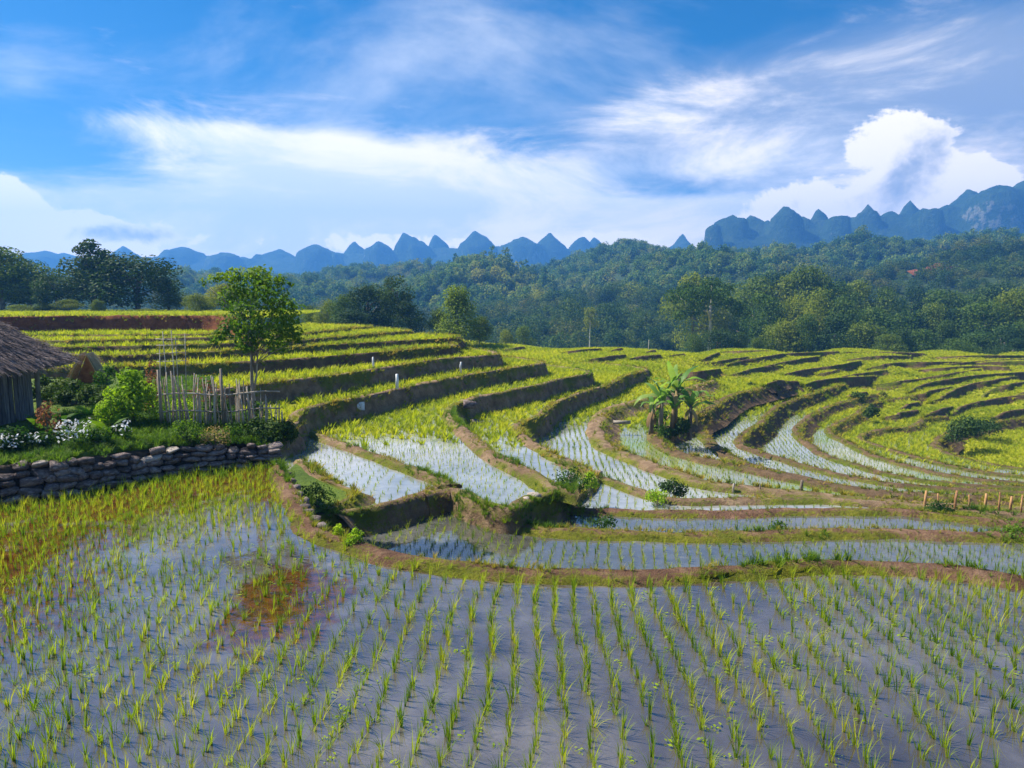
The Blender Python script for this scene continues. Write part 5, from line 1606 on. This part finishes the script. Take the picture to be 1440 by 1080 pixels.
def leaf_plant(px, pyb, D, n, L_, W_, label, m='garden_leaf', name='leafy_plant', group=None, droop=1.3, seed=0, z=None, rise=1.2):
    p = at_y(px, pyb, D); z0 = float(garden_z([(p[0], D)])[0]) if z is None else z
    root = empty(name, (p[0], D, z0), random.uniform(0, 6), label=label, cat='plant', group=group)
    me = [leaf_blade(L_, W_, droop * (.8 + .2 * k_), m=m, seed=seed + k_, base_rise=rise - .15 * k_) for k_ in range(3)]
    for k_ in range(n):
        c_ = bpy.data.objects.new('leaf', me[k_ % 3]); COL.objects.link(c_); c_.parent = root
        s_ = random.uniform(.7, 1.1); c_.scale = (s_, s_, s_)
        c_.rotation_euler = (random.uniform(-.2, .2), random.uniform(-.25, .25), k_ * 2.4 + random.uniform(-.3, .3))
    return root
leaf_plant(62, 606, 15.9, 9, .75, .20, 'broad leaved plant with arching dark leaves nearest the hut post', seed=1)
leaf_plant(82, 604, 16.6, 8, .65, .18, 'broad leaved plant just behind the white flowers', seed=2)
leaf_plant(152, 604, 16.2, 8, .80, .20, 'tall broad leaved plant with dark leaves right of the white flowers', seed=3)
leaf_plant(128, 596, 18.2, 8, .60, .18, 'small broad leaved plant on the lawn behind the white flowers', m='bright_leaf', seed=4)

def flower_bush(px, pyb, pyt, wpx, D, n, label, seed):
    root = bush(px, pyb, pyt + 6, wpx, D, 'garden_leaf', label, name='flowering_bush', cat='flowers', n=260, leaf=.07, nl=6, seed=seed, stem=False)
    wm = wpx / FPX * D; h = at_y(px, pyt, D)[2] - root.location[2]
    r = np.random.default_rng(seed)
    C_ = np.column_stack([r.normal(size=n) * wm * .24, r.normal(size=n) * wm * .2 - .1, h * r.uniform(.35, 1.0, n)])
    me = leaf_quads(r, C_, r.normal(size=(n, 3)), .085, 'flower', 'blossoms')
    c_ = link_mesh('blossoms', me, None, root)
flower_bush(107, 630, 588, 44, 15.0, 120, 'bush of white blossoms in the middle of the slope above the wall', 51)
flower_bush(6, 648, 608, 22, 14.3, 60, 'white blossoms at the foot of the hut by the left edge', 52)
flower_bush(26, 646, 610, 18, 14.4, 30, 'few pinkish white blossoms beside those at the left edge', 53)
flower_bush(56, 640, 606, 26, 14.8, 36, 'scattered white blossoms between the hut corner and the big white bush', 54)
flower_bush(178, 622, 590, 20, 15.8, 36, 'pale blossoms at the foot of the large bright shrub', 55)

# ------------------------------------------------------------------ stick fence and trellis
def stick_mesh(h, rad, bend, seed):
    r = random.Random(seed)
    pts = [(r.uniform(-1, 1) * bend * t, r.uniform(-1, 1) * bend * t, h * t - .1 * (t == 0)) for t in (0, .33, .66, 1)]
    v, f = tube(pts, [rad, rad * .95, rad * .85, rad * .6], 5)
    me = mesh_np('stick', np.array(v), f, True); me.materials.append(M['stick'])
    return me
sticks = [stick_mesh(1.0, .016 + .004 * (i % 3), .03, i) for i in range(6)]
FA, FB = at_y(226, 606, 17.4), at_y(397, 602, 18.0)
fence = empty('stick_fence', (FA[0], FA[1], float(garden_z([FA[:2]])[0])), label='rough fence of upright weathered bamboo sticks below the slender tree', cat='fence')
nS = 64
tops = np.interp(np.linspace(0, 1, nS), [0, .12, .3, .55, .8, 1], [1.45, 1.50, 1.30, 1.38, 1.15, .85])
for i in range(nS):
    t = i / (nS - 1)
    p = FA * (1 - t) + FB * t
    c_ = bpy.data.objects.new('stick', random.choice(sticks)); COL.objects.link(c_); c_.parent = fence
    c_.location = (p[0] - FA[0] + random.uniform(-.025, .025), p[1] - FA[1] + random.uniform(-.06, .06), float(garden_z([p[:2]])[0]) - fence.location[2])
    c_.rotation_euler = (random.gauss(0, .06), random.gauss(0, .07), random.uniform(0, 6)); hh_ = tops[i] * random.uniform(.72, 1.12) * .95; c_.scale = (1, 1, hh_)
for zz in (.35, .8):
    pts = [((FB[0] - FA[0]) * t, (FB[1] - FA[1]) * t - .07, zz + .04 * math.sin(t * 9)) for t in np.linspace(0, 1, 8)]
    v, f = tube(pts, [.02] * 8, 6); me = mesh_np('rail', np.array(v), f, True); me.materials.append(M['stick']); link_mesh('rail', me, None, fence)
for t in (.02, .52):
    p = FA * (1 - t) + FB * t
    v, f = tube([(0, 0, -.1), (.01, 0, .8), (0, 0, 1.45)], [.036, .032, .03], 8)
    me = mesh_np('post', np.array(v), f, True); me.materials.append(M['stick']); c_ = link_mesh('post', me, None, fence)
    c_.location = (p[0] - FA[0], p[1] - FA[1] - .08, 0)
# weeds that grow through the fence
bush(255, 610, 560, 60, 17.9, 'bright_leaf', 'yellow green weeds growing through the left part of the fence', n=600, leaf=.08, seed=61)
bush(310, 610, 552, 70, 18.1, 'garden_leaf', 'green weeds growing through the middle of the fence', n=700, leaf=.08, seed=62)
bush(290, 560, 530, 66, 19.6, 'red_leaf', 'reddish dry weeds seen over the fence top', n=420, leaf=.07, seed=63)
bush(362, 606, 566, 50, 18.4, 'garden_leaf', 'green weeds round the foot of the slender tree', n=500, leaf=.08, seed=64)
TA = at_y(237, 600, 18.4)
trel = empty('bamboo_trellis', (TA[0], TA[1], float(garden_z([TA[:2]])[0])), label='tall thin pale bamboo trellis rising above the left end of the fence', cat='trellis')
def pole(a, b, rad, name, parent, m='pale_bark'):
    v, f = tube([a, ((a[0] + b[0]) / 2, (a[1] + b[1]) / 2, (a[2] + b[2]) / 2), b], [rad, rad, rad * .9], 5)
    me = mesh_np(name, np.array(v), f, True); me.materials.append(M[m]); return link_mesh(name, me, None, parent)
for x, h in ((0.0, 2.35), (.22, 2.38), (.36, 2.2), (.56, 2.3), (-.15, 2.0)):
    pole((x, random.uniform(-.1, .1), -.1), (x + random.uniform(-.04, .04), 0, h), .012, 'pole', trel)
for z in (1.55, 1.78, 2.0, 2.15):
    pole((-.2, -.02, z + random.uniform(-.04, .04)), (.62, -.02, z + random.uniform(-.04, .04)), .009, 'crossbar', trel)

# ------------------------------------------------------------------ banana plant among the paddies
bb = U(944, 612, zE + .12)
ban = empty('banana_plant', (bb[0], bb[1], zE + .05), 0, label='tall banana plant with ragged arching leaves on the knoll in the middle of the paddies', cat='plant')
bleaf = [leaf_blade(2.6, .40, 1.0 + .35 * k_, .3, 9, seed=k_, base_rise=1.42 - .05 * k_) for k_ in range(5)]
dryleaf = leaf_blade(1.6, .35, 1.2, .5, 6, m='dry_leaf', name='dead_leaf', base_rise=-.6)
for k_, (x, y, h) in enumerate([(-.7, 0, 2.5), (.25, .2, 3.1), (1.1, -.1, 2.2), (-.1, -.5, 2.0), (-1.2, .4, 2.0)]):
    v, f = tube([(x, y, -.2), (x + .03, y, h * .5), (x + .08, y, h)], [.17, .14, .08], 9)
    me = mesh_np('pseudostem', np.array(v), f, True); me.materials.append(M['dry_leaf' if k_ % 2 else 'bark']); stem_ = link_mesh('stem', me, None, ban)
    nL = 9 if h > 2.05 else 6
    for j in range(nL):
        c_ = bpy.data.objects.new('leaf', bleaf[(j + k_) % 5]); COL.objects.link(c_); c_.parent = ban
        s_ = random.uniform(.7, 1.0) * (1 if h > 2 else .75)
        c_.location = (x + .08, y, h - .1 - .05 * j); c_.scale = (s_, s_, s_ * 1.05)
        c_.rotation_euler = (random.uniform(-.35, .35), random.uniform(-.05, .45), j * 2.4 + k_ * 1.1)
    for j in range(2):
        c_ = bpy.data.objects.new('dead_leaf', dryleaf); COL.objects.link(c_); c_.parent = ban
        c_.location = (x + .05, y, h - .4); c_.rotation_euler = (0, 0, j * 3.3 + k_); c_.scale = (.8, .8, .8)
# undergrowth round it
bush(925, 590, 565, 44, bb[1] + 1.5, 'garden_leaf', 'green undergrowth on the left of the banana plant', n=700, leaf=.22, seed=71, z=zE)
bush(958, 616, 584, 34, bb[1] - .5, 'dark_leaf', 'dark undergrowth at the right foot of the banana plant', n=800, leaf=.2, seed=72, z=zE)
bush(985, 575, 536, 70, bb[1] + 8, 'dry_leaf', 'bare twiggy shrub spreading right of the banana plant', n=380, leaf=.2, seed=73, z=zE)
bush(934, 612, 595, 26, bb[1] - .8, 'garden_leaf', 'small bush at the left foot of the banana plant', n=400, leaf=.16, seed=74, z=zE)

# bushes and plants out on the bunds
def field_bush(px, py, top, wpx, z, m, label, seed, n=800, leaf=None):
    p = U(px, py, z)
    return bush(px, py, top, wpx, float(p[1]), m, label, n=n, leaf=leaf or max(.07, .0042 * p[1]), seed=seed, z=z - .05)
field_bush(806, 700, 658, 76, -2.1, 'garden_leaf', 'green weeds on the corner where the second flooded crescent ends', 80, 900)
field_bush(790, 706, 672, 40, -2.3, 'garden_leaf', 'green weeds hanging over the second near wall at its corner', 78, 700)
field_bush(830, 694, 660, 30, -2.3, 'bright_leaf', 'smaller bright bush right of the corner bush', 81, 500)
field_bush(948, 698, 672, 46, -2.75, 'dark_leaf', 'dark green bush in the middle of the low bunds', 82, 900)
field_bush(925, 706, 688, 44, -2.7, 'bright_leaf', 'low bright weeds left of the dark bund bush', 83, 400)
field_bush(1352, 622, 582, 56, G(12.1), 'dark_leaf', 'large dark bush on the shadowed bank at the right', 84, 1500)
field_bush(1385, 606, 588, 60, G(11.9), 'dark_leaf', 'low dark growth trailing right of the large bank bush', 85, 900)
field_bush(1225, 586, 568, 24, G(11), 'dark_leaf', 'small dark bush on the far right banks', 86, 400)
field_bush(1058, 552, 538, 22, G(8.9), 'dark_leaf', 'small dark bush on a green terrace behind the banana plant', 87, 300)
field_bush(1208, 558, 551, 22, G(10.2), 'dark_leaf', 'tiny dark bush among the far green terraces', 88, 260)
field_bush(875, 518, 511, 18, G(7.2), 'dark_leaf', 'tiny dark shrub on the middle far terrace', 89, 200)
field_bush(468, 735, 704, 50, -1.9, 'garden_leaf', 'dark weeds on the slope between the near bund and the first flooded crescent', 76, 900)
field_bush(447, 712, 678, 60, -1.5, 'garden_leaf', 'dark weeds under the narrow bund beside the first flooded crescent', 77, 700)
field_bush(500, 770, 742, 34, 0.0, 'bright_leaf', 'bright weed clump at the bend of the near bund', 90, 420, .06)
field_bush(475, 758, 736, 24, 0.0, 'bright_leaf', 'small bright weed clump beside the bend of the near bund', 91, 260, .05)
field_bush(850, 744, 728, 50, -2.3, 'garden_leaf', 'low green weeds on the second bund right of the walls', 92, 420)
field_bush(1098, 752, 734, 40, -2.3, 'garden_leaf', 'low green weeds on the second bund below the posts', 93, 420)
field_bush(1320, 724, 706, 50, -2.5, 'garden_leaf', 'low green weeds at the foot of the stake fence', 94, 500)
field_bush(1420, 760, 736, 60, -2.3, 'garden_leaf', 'low green weeds on the second bund at the right edge', 95, 500)

# ------------------------------------------------------------------ small things
def stone_thing(px, py, z, size, label, m=None, name='rock', group=None, flat=.6):
    p = U(px, py, z)
    o = bpy.data.objects.new(name, random.choice(pstones if m == 'pale' else stones)); COL.objects.link(o)
    o.location = (p[0], p[1], z + size * flat * .25); o.scale = (size, size * .8, size * flat); o.rotation_euler = (random.uniform(-.2, .2), random.uniform(-.2, .2), random.uniform(0, 6))
    return set_props(o, label, 'rock', group)
stone_thing(660, 572, zB, .9, 'reddish brown rock on the tip of the bank behind the second crescent')
stone_thing(652, 588, zC, .7, 'rock below the bank tip behind the second crescent')
stone_thing(668, 596, zC, .6, 'smaller rock right of the rock below the bank tip')
stone_thing(776, 546, zC + .3, 1.2, 'boulder in the bank left of the long middle terrace wall')
stone_thing(764, 553, zC, .9, 'boulder beside the larger boulder of the middle terrace wall')
stone_thing(752, 701, zB + .1, .5, 'flat pale rock on top of the second near wall', 'pale')
stone_thing(738, 706, zB + .1, .4, 'small pale rock left of the flat one on the second near wall', 'pale')
stone_thing(806, 676, zB + .1, .45, 'brown rock at the corner of the second crescent')
stone_thing(842, 667, zQ + .1, .4, 'flat brown rock on the bund over the small lower pond')
for i, (x, y) in enumerate([(404, 668), (409, 678), (414, 688), (420, 698), (426, 708), (431, 716), (437, 724), (443, 734), (452, 742), (395, 656)]):
    stone_thing(x + random.uniform(-3, 3), y, 0.02, random.uniform(.16, .3), 'reddish stone set in the narrow bund that runs down from the wall end', group='stones in the narrow bund')
def thing_mesh(name, V, F, m, label, cat, group=None, smooth=False):
    me = mesh_np(name, np.array(V), F, smooth)
    o = link_mesh(name, me, M[m]); return set_props(o, label, cat, group)
def post(px, pyb, pyt, z, rad, m, label, name='wooden_post', cat='post', group=None, lean=0.03):
    p = U(px, pyb, z); t = at_y(px, pyt, p[1])
    v, f = tube([(0, 0, -.15), (random.uniform(-lean, lean), 0, (t[2] - z) / 2), (random.uniform(-lean, lean), 0, t[2] - z), ], [rad, rad * .95, rad * .8], 7)
    o = thing_mesh(name, v, f, m, label, cat, group, True); o.location = (p[0], p[1], z); return o
post(525, 517, 502, zT[0] + .1, .07, 'sack', 'short white post standing on the upper left terrace', 'marker_post')
post(558, 543, 526, zT1 + .45, .09, 'sack', 'white spout pouring down the bank of the upper left terrace', 'water_spout', 'spout')
post(648, 521, 509, zT1 + .45, .07, 'sack', 'small white spout near the right end of the upper left bank', 'water_spout', 'spout')
post(1127, 696, 675, G(7.7), .07, 'bark', 'dark lone post standing on the low bund in the middle right')
post(1031, 694, 680, G(7.7), .05, 'bark', 'small dark post left of the lone post on the low bund')
post(1069, 694, 682, G(7.7), .035, 'bark', 'thin stake between the two dark posts on the low bund')
for i, (x, yb, yt) in enumerate([(1300, 718, 690), (1318, 712, 694), (1343, 720, 690), (1362, 714, 696), (1384, 718, 694), (1404, 724, 692), (1420, 720, 698), (1436, 724, 696)]):
    post(x, yb, yt, zQ, .045 if i % 2 == 0 else .03, 'post', 'orange brown stake, %s from the left in the row at the right edge' % ['first', 'second', 'third', 'fourth', 'fifth', 'sixth', 'seventh', 'last'][i], 'fence_stake', 'stake', 'stakes in a row at the right edge')
post(912, 497, 478, G(6.9), .06, 'pale_bark', 'thin pale pole at the brow left of the banana plant', 'pole', 'pole')
# sacks on the bank
def sack(px, py, z, w_, h_, label, seed):
    r = np.random.default_rng(seed)
    p = U(px, py, z)
    N_ = 7
    V = []; F = []
    for j in range(N_):
        for i in range(N_):
            u, v = i / (N_ - 1) - .5, j / (N_ - 1) - .5
            V.append((u * w_, v * h_, .16 * (1 - (2 * u) ** 4) * (1 - (2 * v) ** 4) + r.uniform(-.02, .03)))
    for j in range(N_ - 1):
        for i in range(N_ - 1):
            a = j * N_ + i; F.append((a, a + 1, a + N_ + 1, a + N_))
    o = thing_mesh('cloth_sack', V, F, 'sack', label, 'sack'); o.location = (p[0], p[1], z + .02); o.rotation_euler = (.7, 0, .2)
    sol = o.modifiers.new('thick', 'SOLIDIFY'); sol.thickness = .03
sack(502, 572, zT1 - .25, .75, .55, 'white sack lying over the bank behind the second crescent', 3)
# old pipe at the little pond
p = U(862, 598, zD)
v, f = tube([(0, 0, 0), (1.1, -.15, .02)], [.12, .12], 9)
o = thing_mesh('pipe', v, f, 'bark', 'dark pipe end above the little pond left of the banana plant', 'pipe', None, True); o.location = (p[0], p[1], zD + .2)
# clearing of red earth on the right hill

# specks of duckweed and fallen leaves on the near water
P = np.column_stack([rng.uniform(-9, 9, 1500), rng.uniform(5.2, 14, 1500)])
P = P[(vnoise(P, .6, 12.0) > -.1) & inside(TERR[0]['poly'], P)]
P = P[line_dist(P, TERR[0]['line']) > .35]
n = len(P); sw = rng.uniform(.5, 1.4, n)
def weed(seed):
    r = np.random.default_rng(seed)
    C_ = np.column_stack([r.normal(size=(5, 2)) * .035, r.uniform(.004, .02, 5)])
    me = leaf_quads(r, C_, np.tile((0, 0, 1.0), (5, 1)), .035, 'bright_leaf', 'weed', jitter=.25); return me
scatter('floating_weeds', np.column_stack([P, np.full(n, .004)]), np.column_stack([sw, sw, sw]), np.column_stack([np.zeros(n), np.zeros(n), rng.uniform(0, 6, n)]), [weed(i) for i in range(3)], 'small bright water weeds floating between the seedlings of the nearest paddy', 'weeds', seed=3)
HAZE = 0.00046

# ------------------------------------------------------------------ air
def box(name, lo, hi, m=None):
    V = [(x, y, z) for x in (lo[0], hi[0]) for y in (lo[1], hi[1]) for z in (lo[2], hi[2])]
    F = [(0, 1, 3, 2), (4, 6, 7, 5), (0, 4, 5, 1), (2, 3, 7, 6), (0, 2, 6, 4), (1, 5, 7, 3)]
    return link_mesh(name, mesh_np(name, np.array(V, float), F), m)
hm = bpy.data.materials.new('haze_air'); hm.use_nodes = True
hm.node_tree.nodes.clear()
ht = NT(hm.node_tree)
pv = ht.new('ShaderNodeVolumePrincipled', inp={'Color': (.12, .40, 1.0, 1), 'Density': HAZE, 'Anisotropy': 0.2})
ho = ht.new('ShaderNodeOutputMaterial'); ht.l.new(pv.outputs[0], ho.inputs['Volume'])
hz = box('haze', (-1970, -920, VALLEY - 2.0), (1970, 2200, 300), hm)
set_props(hz, 'thin blue air over the valley', kind='stuff')
